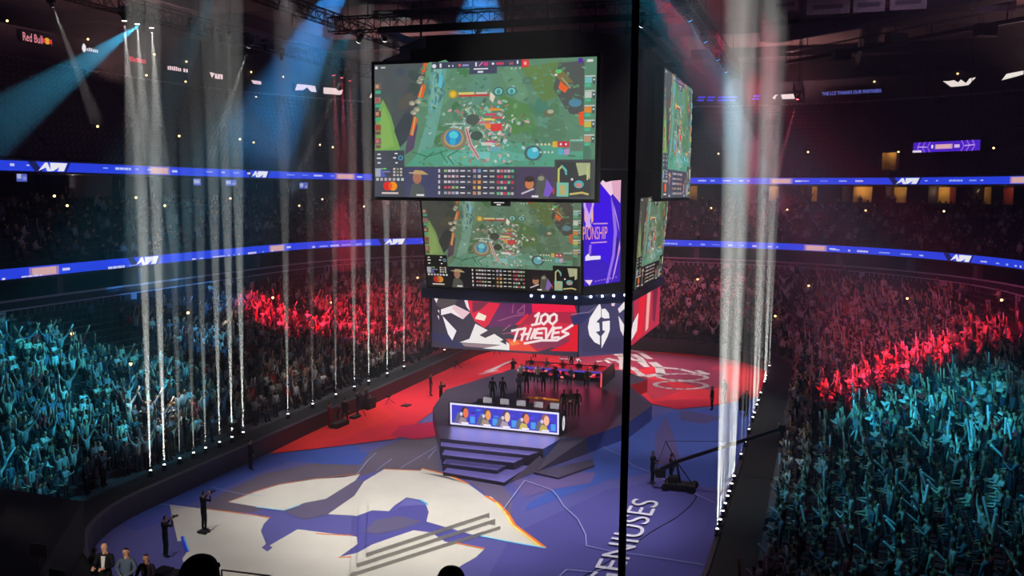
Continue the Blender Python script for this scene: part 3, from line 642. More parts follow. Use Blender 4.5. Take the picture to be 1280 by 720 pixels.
# corner panel of the ring with the white leaf-shaped emblem
cpA, cpB = Vector((4.36, -7.9)), Vector((6.45, -5.82)); cd = cpB-cpA; cn = Vector((cd.y, -cd.x)).normalized()
A = Art(); c2 = lambda lst: [(680+x/8, 365+y/8) for x, y in lst]
A.rect(0, 6.2, cd.length, 9.06, (66, 60, 100)); cp_((60, 52, 88), *c2([(380,470),(800,450),(800,600),(380,600)])); cp_((48, 46, 96), *c2([(260,240),(420,210),(450,230),(380,320),(290,330)])); A.line([corner_xy(680+x/8, 365+y/8) for x, y in ((270,225),(450,200),(530,140))], .03, (150, 140, 170))
WE = (246, 240, 244)
cp_(WE, *c2([(556,108),(568,160),(568,250),(520,300),(550,310),(555,390),(515,398),(556,440),(556,528),(500,500),(450,430),(436,350),(455,260),(500,190)])); cp_(WE, *c2([(574,170),(610,165),(645,210),(652,262),(600,265),(574,250)])); cp_(WE, *c2([(582,295),(655,285),(655,380),(630,450),(572,565),(572,440),(610,390),(582,380)]))
cp_((236, 206, 220), *c2([(660,80),(720,66),(700,140),(675,140)])); cp_((240, 226, 232), *c2([(735,170),(800,95),(810,160),(750,210)])); cp_((240, 230, 234), *c2([(740,235),(800,330),(790,440),(760,380)]))
e_ = A.build('corner_picture', corner_fn, attr_mat('screen_ring', True, 1.0), ringb, .0015); e_['label'] = 'white leaf-shaped team emblem on slate'
A = Art(); A.rect(-5.8, 6.3, 5.8, 9.04, (190, 40, 70)); A.poly([(-5.8,6.6),(-3,7.2),(-3.5,9),(-5.8,8.6)], (70, 54, 70)); A.poly([(-4.4,6.5),(-2.0,7.0),(-1.0,8.2),(-3.5,7.6)], (244,226,230)); A.poly([(-1.5,9),(0.5,9),(-.5,6.5),(-2.4,6.4)], (230,30,50)); A.poly([(1,9),(2.2,9),(1.6,6.6),(.6,6.5)], (246,170,160)); A.poly([(3,9),(5,9),(4,6.6),(3,7)], (120,30,60))
A.build('side_picture', lambda x, y, h: (6.47+h, x, y), attr_mat('screen_ring', True, 1.0), ringb, .0015)
# ------------------------------------------------------------------ people: one skinned body each
SKIN_T = [(176,134,112),(156,110,88),(120,84,66),(192,152,130)]
def figure(pose='stand', height=1.76, lean=0.0, hands=True, sub=1, arms=None, head_turn=0.0, stride=0.0, broad=1.0, seed=0):
    """returns list of (verts, faces, zone) for a body facing +Y with the feet at the origin; zones: skin, hair, top, legs, shoe"""
    S = height/1.76
    sit = pose == 'sit'; hipz = .93 if not sit else .52
    J = {}
    J['hip'] = (0, 0, hipz); J['waist'] = (0, .01, hipz+.16); J['chest'] = (0, .0, hipz+.38); J['neck'] = (0, -.01, hipz+.57); J['head0'] = (0, .02, hipz+.66); J['head1'] = (.0, .025, hipz+.745); J['head2'] = (0, .01, hipz+.82)
    for s, n in ((-1, 'L'), (1, 'R')):
        J['sh'+n] = (s*.175*broad, 0, hipz+.50)
        if sit:
            J['th'+n] = (s*.10, .02, hipz); J['kn'+n] = (s*.13, .46, hipz-.01); J['an'+n] = (s*.13, .44, .08); J['to'+n] = (s*.14, .60, .04)
        else:
            st = s*stride
            J['th'+n] = (s*.095, 0, hipz-.05); J['kn'+n] = (s*.105, .03+st*.5, .49); J['an'+n] = (s*.11, st, .09); J['to'+n] = (s*.125, .15+st, .035)
    A = arms or {'stand': ((.24,.02,-.27),(.25,.08,-.50)), 'sit': ((.24,.08,-.24),(.17,.32,-.26)), 'up': ((.30,.05,.20),(.26,.08,.47)), 'vee': ((.36,.02,.14),(.52,.05,.38)), 'clap': ((.27,.12,-.20),(.06,.36,-.04)), 'photo': ((.24,.20,-.12),(.08,.28,.10)), 'clasp': ((.26,.03,-.25),(.05,.22,-.38)), 'hold': ((.25,.08,-.25),(.14,.34,-.22))}.get(pose, ((.24,.02,-.27),(.25,.08,-.50)))
    for s, n in ((-1, 'L'), (1, 'R')):
        a = A if not isinstance(A[0][0], tuple) else A[0 if s < 0 else 1]
        base = hipz+.50
        J['el'+n] = (s*a[0][0], a[0][1], base+a[0][2]); J['wr'+n] = (s*a[1][0], a[1][1], base+a[1][2])
        w, e = Vector(J['wr'+n]), Vector(J['el'+n]); J['ha'+n] = tuple(w+(w-e).normalized()*.085)
    if lean:
        for k in J:
            if k[:2] not in ('an', 'to', 'kn', 'th') and k != 'hip': x, y, z = J[k]; J[k] = (x, y+(z-hipz)*math.sin(lean), hipz+(z-hipz)*math.cos(lean))
    RAD = {'hip': (.15, .115), 'waist': (.135, .10), 'chest': (.165*broad, .115), 'neck': (.058, .058), 'head0': (.072, .085), 'head1': (.078, .098), 'head2': (.06, .07)}
    for n in 'LR': RAD.update({'sh'+n: (.068, .068), 'el'+n: (.05, .05), 'wr'+n: (.034, .036), 'ha'+n: (.034, .024), 'th'+n: (.09, .09), 'kn'+n: (.062, .062), 'an'+n: (.045, .05), 'to'+n: (.042, .035)})
    E = [('hip','waist'),('waist','chest'),('chest','neck'),('neck','head0'),('head0','head1'),('head1','head2')]
    for n in 'LR': E += [('chest','sh'+n),('sh'+n,'el'+n),('el'+n,'wr'+n),('wr'+n,'ha'+n),('hip','th'+n),('th'+n,'kn'+n),('kn'+n,'an'+n),('an'+n,'to'+n)]
    names = list(J); ix = {k: i for i, k in enumerate(names)}
    bm = bmesh.new(); lay = bm.verts.layers.skin.verify(); vs = []
    for k in names:
        v = bm.verts.new(J[k]); v[lay].radius = RAD[k]; v[lay].use_root = (k == 'hip'); vs.append(v)
    for a, b in E: bm.edges.new((vs[ix[a]], vs[ix[b]]))
    me = bpy.data.meshes.new('tmp'); bm.to_mesh(me); bm.free(); ob = bpy.data.objects.new('tmp', me); COL.objects.link(ob)
    md = ob.modifiers.new('s', 'SKIN'); md.use_smooth_shade = True
    if sub:
        m2 = ob.modifiers.new('u', 'SUBSURF'); m2.levels = sub; m2.render_levels = sub
    dg = bpy.context.evaluated_depsgraph_get(); ev = ob.evaluated_get(dg).to_mesh()
    V = [v.co*S for v in ev.vertices]; F = [tuple(p.vertices) for p in ev.polygons]; ob.evaluated_get(dg).to_mesh_clear(); bpy.data.objects.remove(ob); bpy.data.meshes.remove(me)
    # zones by nearest bone
    ends = [(Vector(J[a])*S, Vector(J[b])*S, a, b) for a, b in E]; Z = []
    hd = Vector(J['head1'])*S
    for f in F:
        c = sum((V[i] for i in f), Vector())/len(f); best = None
        for a, b, na, nb in ends:
            t = max(0, min(1, (c-a).dot(b-a)/max((b-a).length_squared, 1e-9))); r = S*(RAD[na][0]*(1-t)+RAD[nb][0]*t); q = (c-(a+(b-a)*t)).length/r
            if best is None or q < best[0]: best = (q, na, nb, t)
        _, na, nb, t = best
        if na.startswith('head') or nb.startswith('head'):
            z = 'skin'
            if na != 'neck' and (c.z > hd.z+.03*S+max(0, c.y-hd.y)*.25 or (c.y < hd.y-.01*S and c.z > hd.z-.06*S)): z = 'hair'
        elif na[:2] == 'wr' or (na[:2] == 'el' and t > .92): z = 'skin'
        elif na[:2] in ('an',): z = 'shoe'
        elif na[:2] in ('th', 'kn') or nb[:2] == 'th' or na == 'hip' and t < .25: z = 'legs'
        else: z = 'top'
        if nb == 'neck' and t > .8: z = 'skin'
        Z.append(z)
    # nose, ears, five separate fingers on each hand
    ex = MB(); zs = []
    def addz(mb0, z):
        zs.extend([z]*(len(ex.f)-len(zs)))
    if sub:
        h0 = Vector(J['head0'])*S; h1 = Vector(J['head1'])*S
        ex.tube(h1+Vector((0,.088,-.005))*S, h1+Vector((0,.118,-.045))*S, .008*S, .016*S, 5); addz(ex, 'skin')
        for s in (-1, 1): ex.ball(h1+Vector((s*.082,.0,-.03))*S, .026*S, 6, 4, None, (.4, .8, 1.1)); addz(ex, 'skin')
        for s in (-1, 1): ex.ball(h1+Vector((s*.032,.092,.0))*S, .011*S, 6, 4); addz(ex, 'hair')
        ex.tube(h1+Vector((-.026,.090,-.075))*S, h1+Vector((.026,.090,-.075))*S, .007*S, .007*S, 5); addz(ex, 'hair')
    if hands:
        for s, n in ((-1, 'L'), (1, 'R')):
            h, w = Vector(J['ha'+n])*S, Vector(J['wr'+n])*S; d = (h-w).normalized(); side = d.cross(Vector((0, 1, 0)) if abs(d.y) < .8 else Vector((0, 0, 1))).normalized(); curl = d.cross(side).normalized()
            for q, L in enumerate((.062, .074, .070, .054)):
                o = h+side*((q-1.5)*.018*S); k = o+d*L*.55*S+curl*.012*S; e = k+d*L*.35*S+curl*.028*S
                ex.tube(o, k, .0095*S, .0085*S, 5); ex.tube(k, e, .0085*S, .0065*S, 5)
            o = h-d*.04*S+side*(-.03*s*S); k = o+side*(-.035*s*S)+d*.03*S; ex.tube(o, k, .012*S, .010*S, 5); ex.tube(k, k+d*.035*S+curl*.01*S, .010*S, .007*S, 5); addz(ex, 'skin')
    n = len(V); V = V+[Vector(v) for v in ex.v]; F = F+[tuple(i+n for i in f) for f in ex.f]; Z = Z+zs
    hold = {n: (Vector(J['ha'+n])*S, (Vector(J['ha'+n])-Vector(J['el'+n])).normalized()) for n in 'LR'}
    return V, F, Z, hold
m_col = attr_mat('person_surface', False, rough=.75)
ZI = {'skin': 0, 'hair': 1, 'top': 2, 'legs': 3, 'shoe': 4}
def body_mesh(name, fig, pal):
    V, F, Z, _ = fig; me = bpy.data.meshes.new(name); me.from_pydata([tuple(v) for v in V], [], F)
    cols = np.array([s2l(pal[z])+(1,) for z in Z], dtype=np.float32); a = me.attributes.new('Col', 'FLOAT_COLOR', 'FACE'); a.data.foreach_set('color', cols.ravel())
    me.polygons.foreach_set('use_smooth', [True]*len(F)); me.update(); me.materials.append(m_col); return me
def palette(top, legs=(28,28,34), skin=(190,142,118), hair=(34,26,24), shoe=(24,22,24)): return dict(skin=skin, hair=hair, top=top, legs=legs, shoe=shoe)
def person(label, loc, face, pose='stand', pal=None, group=None, **kw):
    """face: point the person looks towards"""
    fig = figure(pose, **kw); me = body_mesh('person', fig, pal or palette((30,28,34)))
    d = Vector(face[:2])-Vector(loc[:2]); rz = math.atan2(-d.x, d.y)
    o = link('person', me, None, None, loc, rz); tag(o, label, 'person', group); o['_rz'] = rz
    del o['_rz']; return o, fig
def to_world(o, p):
    return Vector(o.location)+Matrix.Rotation(o.rotation_euler.z, 3, 'Z')@Vector(p)
# ------------------------------------------------------------------ centre stage
def xy(px, py, z=0.0): v = fl(px, py, z); return (v.x, v.y)
ST = thing('stage', 'dark raised stage deck with wide front steps under the hanging scoreboard', 'stage', (0, 0, 0))
m_deck = mat('stage_deck', (66, 56, 72), .35, noise=.08, scale=.6); m_step = mat('step_tread', (100, 92, 164), .45, noise=.10, scale=.5); m_ramp = mat('ramp_deck', (72, 64, 86), .5)  # tread blue includes the projected and desk light, painted into its colour
deck = [xy(550,548,1), xy(679,561,1), xy(700,549,1), xy(735,546,1), xy(786,528,1), xy(815,507,1), xy(787,482,1), (4.6, 12.5), (2.2, 15.5), (-4.6, 15.5), (-6.4, 12.5), xy(557,487,1), xy(541,510,1)]
b = MB(); b.prism(deck, 0, 1.0); o = b.build('deck', m_deck, ST)
m_riser = mat('riser_black', (56, 47, 68), .5); m_blue = mat('projected_blue', BL, .55); m_redw = mat('projected_red', (206, 40, 56), .55); m_gr = mat('projected_grey', (84, 76, 92), .55)
def sides(o, f):
    # side faces: light projected across them is put into their colours
    for m in (m_riser, m_blue, m_redw, m_gr): o.data.materials.append(m)
    for p in o.data.polygons:
        if abs(p.normal.z) < .5: p.material_index = f(p)
sides(o, lambda p: 2 if p.normal.x > .3 and p.center.y < 4 and p.normal.y < .6 else 3 if p.normal.x > .3 or p.normal.y > .3 else 4 if p.normal.x < -.5 else 1)
rz_ = [((550.7,557.5),(661,569),.8), ((552,568.5),(642,578.5),.6), ((553,579.5),(621,588),.4), ((554,590),(630,603),.2)]
yb = min(xy(550,548,1)[1], xy(679,561,1)[1])+.6
for a, c, z in rz_:
    A_, B_ = xy(*a, z), xy(*c, z); k = MB(); k.prism([A_, B_, (B_[0]+.55, yb), (A_[0]-.55, yb)], 0, z); sides(k.build('step', m_step, ST), lambda p: 1)
a, bq, c, d_ = Vector((*xy(700,548,1), 1.0)), Vector((*xy(735,546,1), 1.0)), Vector((*xy(671,590,0), 0.02)), Vector((*xy(634,605,0), 0.02))
k = MB(); k.add([a, bq, c, d_, (a.x, a.y, 0), (bq.x, bq.y, 0)], [(0,3,2,1), (1,2,5), (0,4,3), (0,1,5,4)]); k.build('side_ramp', m_ramp, ST)
k = MB(); k.prism([xy(667,590,.12), xy(741,574,.12), xy(743,581,.12), xy(698,597,.12)], 0, .12); k.build('plinth', m_ramp, ST)

# small triangular stepped platform on the near floor
PL = thing('stepped_platform', 'low white triangular platform with three narrow steps on the near floor', 'platform', (0, 0, 0))
m_pl = mat('platform_white', WH, .55)
lev = [([(443,635.5),(438,717),(625.5,657.5)], .17), ([(449,630),(446.5,704.5),(619,648.5)], .34), ([(461.5,622.5),(457.5,691.5),(612,641)], .51)]
for i, (pts, z) in enumerate(lev):
    k = MB(); k.prism([xy(*q, z) for q in pts], 0.0, z); o = k.build('step' if i < 2 else 'top', m_pl, PL)
    A = Art()
    for e in FA[:i_red]:
        if e[0] in (WH, BP) or e[0] in ((96,88,116),(92,86,118),(100,100,170)): put(A, e, z)
    B = Art(); B.poly([xy(*q, z) for q in ((440,600),(640,600),(640,720),(430,730))], BP); B.t += [(p, c, k2+1) for p, c, k2 in A.t]; B.k = A.k+1
    B.clip([xy(*q, z) for q in pts]).build('projected_artwork', lambda x, y, h, z=z: (x, y, z+h), m_print, o, .0012)  # projected light continues over each step as painted colour

# front player desk: lit panel with five portraits, table, monitors, chairs
DY = -5.5
DK = thing('player_desk', 'long front player desk with a lit panel of five player portraits', 'desk', (0, 0, 0))
m_desk = mat('desk_black', (26, 24, 32), .4)
xl, xr = at(562, 520, 1, DY).x, at(699, 530, 1, DY).x
b = MB(); b.box(((xl+xr)/2, DY+.06, 1.72), (xr-xl+.1, .1, 1.42)); b.build('front_panel', m_desk, DK)
b = MB(); b.box(((xl+xr)/2, DY+.55, 1.75), (xr-xl, .9, .05)); b.build('desk_top', m_desk, DK)
b = MB(); b.box((xr+.05, DY+.6, 1.66), (.1, 1.3, 1.32)); sp_ = b.build('side_panel', m_desk, DK)
b = MB(); b.box((xl-.0, DY+.5, 1.4), (.08, 1.0, .76)); b.build('side_panel', m_desk, DK)
A = Art(); T = lambda x, y: (at(x, y, 1, DY).x, at(x, y, 1, DY).z)
def dp(c, *pts): A.poly([T(*q) for q in pts], c)
dp((226, 222, 255), (562.5,503.2),(698.7,516.0),(698.5,543.6),(562.9,530.2)); dp((60, 56, 190), (564.6,505.6),(696.6,518.2),(696.5,541.2),(564.8,528.2))
r = random.Random(4)
for i in range(26):
    x = r.uniform(566, 690); y = 507+(x-565)*.096+r.uniform(0, 12); dp(r.choice(((70,60,220),(96,60,226),(40,70,206),(60,120,226),(40,40,140))), (x,y),(x+r.uniform(4,10),y+.8),(x+r.uniform(4,9),y+3),(x,y+2.4))
for cx, sk, hair, shirt in ((581,(226,110,70),(64,40,50),(150,130,140)),(609,(230,150,80),(70,60,90),(160,140,120)),(633,(236,196,160),(80,60,96),(170,150,170)),(657,(230,130,90),(70,56,80),(200,180,90)),(682,(240,180,150),(150,90,70),(190,170,80))):
    y0 = 505.5+(cx-563)*.094
    dp((100,96,120), (cx-13,y0+20),(cx-9,y0+9),(cx-4,y0+8),(cx-1,y0+14),(cx+1,y0+22)); dp(shirt, (cx-8,y0+22),(cx-5,y0+14),(cx+1,y0+14),(cx+4,y0+22.6))
    A.ell(T(cx,y0+8)[0], T(cx,y0+8)[1], .25, .36, hair, 12); A.ell(T(cx+1.6,y0+9)[0], T(cx+1.6,y0+9)[1], .17, .30, sk, 12); A.ell(T(cx-4,y0+10)[0], T(cx-4,y0+10)[1], .10, .12, (206,196,220), 8)
    dp((70,150,230), (cx+7,y0+13),(cx+13,y0+13.5),(cx+13,y0+22),(cx+7,y0+21.5)); dp((236,232,250), (cx-4,y0+20),(cx+5,y0+20.8),(cx+5,y0+22.6),(cx-4,y0+21.9))
A.build('portrait_panel', lambda x, y, h: (x, DY+.005-h, y), attr_mat('desk_light', True, 1.15), DK, .0015)
A = Art(); A.ell(DY+.6, 1.62, .30, .45, (232,230,236), 16); A.poly([(DY+.52,1.72),(DY+.6,1.78),(DY+.6,1.4),(DY+.5,1.5)], (60,56,70)); o = A.build('emblem', lambda x, y, h: (xr+.102+h, x, y), attr_mat('emblem_added_glow', True, .85), sp_, .0015)  # emblem glows by itself to read white; no lamp is behind it
lamp('AREA', 'desk_glow', ((xl+xr)/2, DY-.25, 1.7), ((xl+xr)/2, DY-6, 0), 85, (.35, .33, 1), 6.5, 1.2)
# monitors and chairs
MONP = ((609.5,495),(631,497),(651.5,498.5),(673,501),(693.5,504))
def monitor(label, loc, rz, group, back):
    t = thing('monitor', label, 'monitor', loc, rz, group)
    b = MB(); b.box((0,0,.42),(.56,.04,.34)); b.build('back_shell', back, t)
    b = MB(); b.box((0,.022,.42),(.52,.005,.30)); b.build('screen', mat('monitor_screen', (20,30,60), .3, emit=(70,90,190), es=.7), t)
    b = MB(); b.box((0,0,.14),(.05,.04,.28)); b.box((0,.02,.01),(.26,.2,.02)); b.build('stand', m_steel, t); return t
for i, (px, py) in enumerate(MONP):
    p = at(px, py, 1, DY+.45)
    if i == 0: mon0 = monitor('white-backed monitor at the left end of the front player desk', (p.x, DY+.45, 1.775+.45), 0, 'front desk monitors', mat('monitor_white', (226,222,226), .4)); t = mon0
    else: t = dup(mon0, (p.x, DY+.45, 1.775+.45), 0, ('','white-backed monitor second from the left on the front player desk','white-backed monitor in the middle of the front player desk','white-backed monitor second from the right on the front player desk','white-backed monitor at the right end of the front player desk')[i])
# a shelf on the desk carries the monitors
b = MB(); b.box(((xl+xr)/2, DY+.45, 2.0), (xr-xl-.3, .34, .45)); b.build('riser_shelf', m_desk, DK)
def chair(label, loc, rz, group, col):
    t = thing('gaming_chair', label, 'chair', loc, rz, group)
    b = MB(); b.box((0,0,.48),(.5,.5,.10)); b.build('seat', col, t)
    b = MB(); b.prism([(-.2,-.28),(.2,-.28),(.26,-.2),(-.26,-.2)], .55, 1.15); b.prism([(-.16,-.3),(.16,-.3),(.2,-.22),(-.2,-.22)], 1.15, 1.36); b.build('backrest', col, t)
    for s in (-1, 1):
        b = MB(); b.box((s*.3,0,.70),(.06,.3,.04)); b.box((s*.3,0,.6),(.04,.05,.2)); b.build('armrest', m_black, t)
    b = MB(); b.tube((0,0,.43),(0,0,.1),.03)
    for q in range(5): b.bar((0,0,.1),(.3*math.cos(q*1.257),.3*math.sin(q*1.257),.05),.04)
    b.build('base', m_steel, t); return t
wh = ('leftmost','second from the left','middle','second from the right','rightmost')
cm_ = mat('chair_black', (24,24,34), .5)
for i, px in enumerate((599,620,641,663,685)):
    p = at(px, 508, 1, DY+1.5)
    if i == 0: ch0 = chair('black gaming chair, leftmost of five behind the front player desk', (p.x, DY+1.5, 1.0), PI, 'chairs of the front player desk', cm_)
    else: dup(ch0, (p.x, DY+1.5, 1.0), PI+random.uniform(-.3,.3), 'black gaming chair, %s of five behind the front player desk' % wh[i])
# lit wooden table behind
TB = thing('side_table', 'narrow orange-lit wooden table behind the front player desk', 'table', (0,0,0))
pa, pb = at(656, 495.5, 2, 1.76), at(703, 501, 2, 1.76)
b = MB(); b.bar((pa.x,pa.y,1.74),(pb.x,pb.y,1.74),.5,.06); b.build('table_top', mat('lit_wood', (226,160,70), .5, noise=.15, scale=3), TB)
for q in (.08,.92):
    p = pa.lerp(pb, q); k = MB(); k.box((p.x,p.y,1.355),(.06,.4,.71)); k.build('leg', m_steel, TB)
lamp('SPOT', 'table_lamp_light', ((pa.x+pb.x)/2, pa.y-.5, 6.0), ((pa.x+pb.x)/2, pa.y, 1.7), 600, (1,.62,.22), 34, .6, .1)

# far booth with red LED panels
BT = thing('player_booth', 'far player desk booth with glowing red panels and blue strips', 'desk', (0,0,0))
BYb = 12.4
p0, p1 = at(657, 451, 1, BYb), at(768, 461.5, 1, BYb); zb = 1.0
b = MB(); b.box(((p0.x+p1.x)/2, BYb+.1, (p0.z+zb)/2), (p1.x-p0.x, .16, p0.z-zb)); rear = b.build('rear_panel', m_desk, BT)
A = Art(); TT = lambda u, v: (p0.x+(p1.x-p0.x)*u, zb+(p0.z-zb)*v); A.rect(*TT(.01,.03), *TT(.99,.93), (170,16,40)); r = random.Random(9)
for i in range(40):
    u, v = r.random()*.92, r.random()*.8; A.poly([TT(u,v),TT(u+.05,v+r.uniform(0,.1)),TT(u+.06,v+.14),TT(u+.01,v+.12)], r.choice(((236,26,50),(120,10,40),(250,60,60),(200,30,70),(70,10,40),(250,120,110))))
A.build('red_panel_picture', lambda x, y, h: (x, BYb+.015-h, y), attr_mat('booth_light', True, 1.1), rear, .0015)
b = MB(); b.box((p1.x-.05, BYb-2.2, 1.6), (.12, 4.0, 1.2)); side = b.build('side_panel', m_desk, BT)
A = Art(); xs_ = p1.x-.05-.065
A.rect(BYb-4.1, 1.05, BYb-.3, 2.15, (214,20,46))
for i in range(12): y = BYb-4.1+i*.3; A.poly([(y,1.1),(y+.25,1.1),(y+.35+.1*(i%3),2.1),(y+.12,2.1)], ((250,90,80),(150,12,40),(240,30,60))[i%3])
A.build('side_picture', lambda x, y, h: (xs_-h, x, y), attr_mat('booth_light', True, 1.1), side, .0015)
A2 = Art(); A2.rect(1.1, 1.05, 2.2, 2.18, (236,30,50)); A2.poly([(1.3,1.1),(1.7,1.1),(2.0,2.1),(1.5,2.1)], (250,130,120))
A2.build('end_picture', lambda x, y, h: (p1.x-.11+ (x-1.1)*.11, BYb-4.22-h, y), attr_mat('booth_light', True, 1.1), side, .0015)
yy = BYb-1.75
b = MB(); b.box(((p0.x+p1.x)/2, yy, 1.72), (p1.x-p0.x-.5, .7, .06)); o = b.build('booth_table', m_desk, BT)
b = MB(); b.box(((p0.x+p1.x)/2, yy-.36, 1.7), (p1.x-p0.x-.5, .02, .12)); b.build('blue_strip', mat('blue_strip', (40,50,120), .4, emit=(70,70,200), es=.9), o)
k = MB(); k.box(((p0.x+p1.x)/2, yy-.25, 1.35), (p1.x-p0.x-.6, .05, .7)); k.build('modesty_panel', m_desk, o)
A = Art(); r = random.Random(12); xa, xb = p0.x+.35, p1.x-.35
for i in range(34):
    x = r.uniform(xa, xb-.4); z = r.uniform(1.05, 1.5); A.poly([(x,z),(x+r.uniform(.15,.4),z+.02),(x+r.uniform(.1,.4),z+.18),(x+.02,z+.14)], r.choice(((226,30,60),(150,16,44),(240,60,110),(70,40,120),(250,120,120),(90,10,34),(60,60,190))))
q_ = A.build('modesty_picture', lambda x, y, h: (x, yy-.277-h, y), attr_mat('booth_light', True, 1.1), o, .0012); q_['kind'] = 'stuff'
lamp('AREA', 'booth_glow', ((p0.x+p1.x)/2, BYb-.15, 2.6), ((p0.x+p1.x)/2, BYb-5, 1), 60, (1,.06,.14), 7, .8)
for i in range(5):
    x = p0.x+(p1.x-p0.x)*(.1+.18*i)
    person('player in a %s shirt seated %s behind the red booth table' % (('dark','grey','red','dark','black')[i], wh[i]), (x, BYb-.85, 1.0), (x, -30), 'sit', palette(((40,34,40),(110,100,110),(150,30,44),(36,40,60),(60,70,60))[i], skin=(206,150,128)), 'players at the red booth')
    person('seated person in a %s top, %s of the red booth front row' % (('white','pale','red','lilac','khaki')[i], wh[i]), (x+.1, BYb-3.6, 1.0), (x+.1, -30), 'sit', palette(((206,200,206),(196,186,180),(170,40,60),(150,140,190),(110,110,80))[i], skin=(220,150,120), hair=((120,60,40),(60,40,34),(40,30,30),(50,40,40),(40,34,30))[i]), 'front row of the red booth')
def stand(label, px, py, z, face, pose='stand', pal=None, **kw):
    f = xy(px, py, z); return person(label, (f[0], f[1], z), face, pose, pal, **kw)
DKS = palette((26,24,30), (20,20,24))
stand('tall person in a long dark suit on stage left of the red booth', 658, 492, 1.0, (-2,30), 'stand', DKS, height=1.9, broad=1.15)
stand('person in a dark jacket standing beside the red booth, second on stage', 679, 491, 1.0, (0,30), 'stand', DKS, height=1.8)
stand('person in dark clothes and white shoes on stage before the booth', 695, 490, 1.0, (1,30), 'stand', palette((24,22,28),(20,20,24),shoe=(226,220,224)), height=1.85)
stand('dark figure standing behind the red booth against the red floor', 714, 462, 0.0, (2,-30), 'stand', DKS)
stand('bald person in a beige top beside the right end of the front desk', 713, 521, 1.0, (5,-30), 'clasp', palette((150,126,96),(60,52,48),(226,160,140),(226,160,140)), height=1.8)
stand('person in a dark suit left of the bald person by the front desk', 705, 521, 1.0, (0,-30), 'stand', DKS, height=1.8)
stand('person in a dark suit right of the bald person by the front desk', 721, 521, 1.0, (8,-30), 'stand', palette((34,32,44),(24,22,28)), height=1.8)
stand('red-haired person in a white shirt on stage behind the front desk', 649, 497, 1.0, (-4,-30), 'clasp', palette((226,214,216),(60,56,62),(232,140,100),(190,80,40)), height=1.7)
stand('dark figure standing on stage behind the left monitor', 615.5, 503, 1.0, (-3,30), 'stand', DKS)
stand('dark figure standing on stage behind the second monitor', 628, 503, 1.0, (-2,30), 'stand', DKS)
stand('camera operator in black on the red floor left of the booth', 641, 474, 0.0, (0,5), 'photo', DKS)
stand('photographer in black standing at the left corner of the stage', 551, 507, 0.0, (0,2), 'photo', DKS)
stand('person in dark shorts standing on the red floor left of the stage', 538, 495, 0.0, (-2,12), 'stand', palette((60,26,34),(120,50,50)))
stand('dark figure standing at the far floor edge under the ring', 668, 447, 0.0, (0,0), 'stand', DKS)
stand('dark figure crouched low at the far floor edge under the ring', 741, 441, 0.0, (0,0), 'stand', DKS, height=1.5)
# ------------------------------------------------------------------ crew and gear on the floor
BLK = palette((16,15,18), (18,18,22), (150,110,92), (20,18,18))
def held_camera(o, fig, label, s=1.0):
    h = (fig[3]['L'][0]+fig[3]['R'][0])/2+Vector((0,.06,.03)); p = to_world(o, h)
    t = thing('camera', label, 'camera', p, o.rotation_euler.z)
    b = MB(); b.box((0,0,0),(.15*s,.10*s,.11*s)); b.build('body', m_black, t)
    b = MB(); b.tube((0,.04,0),(0,.22*s,0),.04*s,.05*s,10); b.build('lens', m_steel, t)
    b = MB(); b.box((0,-.055*s,.01),(.10*s,.01,.07*s)); b.build('display', mat('camera_display', (120,140,160), .3, emit=(180,200,220), es=.8), t); return t
o, f = stand('camera operator in black filming from the white floor on a small dolly', 255, 663, .12, (0,0), 'photo', BLK, height=1.8, broad=1.15)
held_camera(o, f, 'compact film camera held up by the operator on the white floor', 1.0)
c = o.location; t = thing('camera_dolly', 'low black wheeled board under the operator on the white floor', 'dolly', (c.x, c.y, 0))
b = MB(); b.box((0,0,.095),(.46,.40,.045)); b.build('board', m_black, t)
for i in range(4): k = MB(); sx, sy = (-.17,.17)[i%2], (-.14,.14)[i//2]; k.tube((sx,sy-.03,.045),(sx,sy+.03,.045),.045,n=10); k.build('wheel', m_steel, t)
o, f = stand('photographer in black standing on the blue floor beside the white artwork', 207, 697, 0, (2,-5), 'photo', BLK, height=1.8, broad=1.2)
held_camera(o, f, 'black stills camera held by the photographer on the blue floor', .9)
stand('dark figure standing against the left boards on the blue floor edge', 313, 588, 0, (-5,-2), 'stand', palette((30,24,30),(24,22,28)))
stand('person in a pinkish top standing on the red floor by the left boards', 411.5, 536, 0, (0,10), 'clasp', palette((150,50,60),(120,44,54)), height=1.75)
stand('crew member in dark clothes walking on the red floor by the left boards', 431, 530, 0, (-12,20), 'stand', palette((50,22,30),(36,18,26)), stride=.2)
stand('crew member crouching over gear by the left boards', 422, 531, 0, (0,0), 'clasp', palette((60,26,34),(50,24,30)), height=1.4, lean=.3)
stand('cameraman in dark clothes behind a tripod by the left boards', 447, 519, 0, (0,4), 'photo', palette((50,20,30),(40,18,26)))
stand('crew member in a dark shirt behind the gear cases by the left boards', 458, 513, 0, (0,4), 'clasp', palette((66,26,36),(50,22,30)))
stand('person in black standing by the right boards at the end of the red floor', 933, 520, 0, (0,0), 'photo', BLK, height=1.8)
stand('dark figure standing behind the light columns on the red floor', 905, 503, 0, (0,0), 'stand', BLK)
stand('dark figure at the edge of the blue floor behind the light columns', 890, 513, 0, (0,4), 'stand', BLK)
def tripod(label, px, py, h=1.3):
    p = xy(px, py); t = thing('tripod', label, 'tripod', (p[0], p[1], 0))
    for q in range(3): k = MB(); a = q*2.094+.4; k.tube((0,0,h*.8),(.45*math.cos(a),.45*math.sin(a),.02),.02,n=6); k.build('leg', m_steel, t)
    k = MB(); k.tube((0,0,h*.75),(0,0,h),.03,n=6); k.box((0,0,h+.08),(.16,.34,.16)); k.tube((0,.17,h+.08),(0,.34,h+.08),.06,n=8); k.build('head', m_black, t)
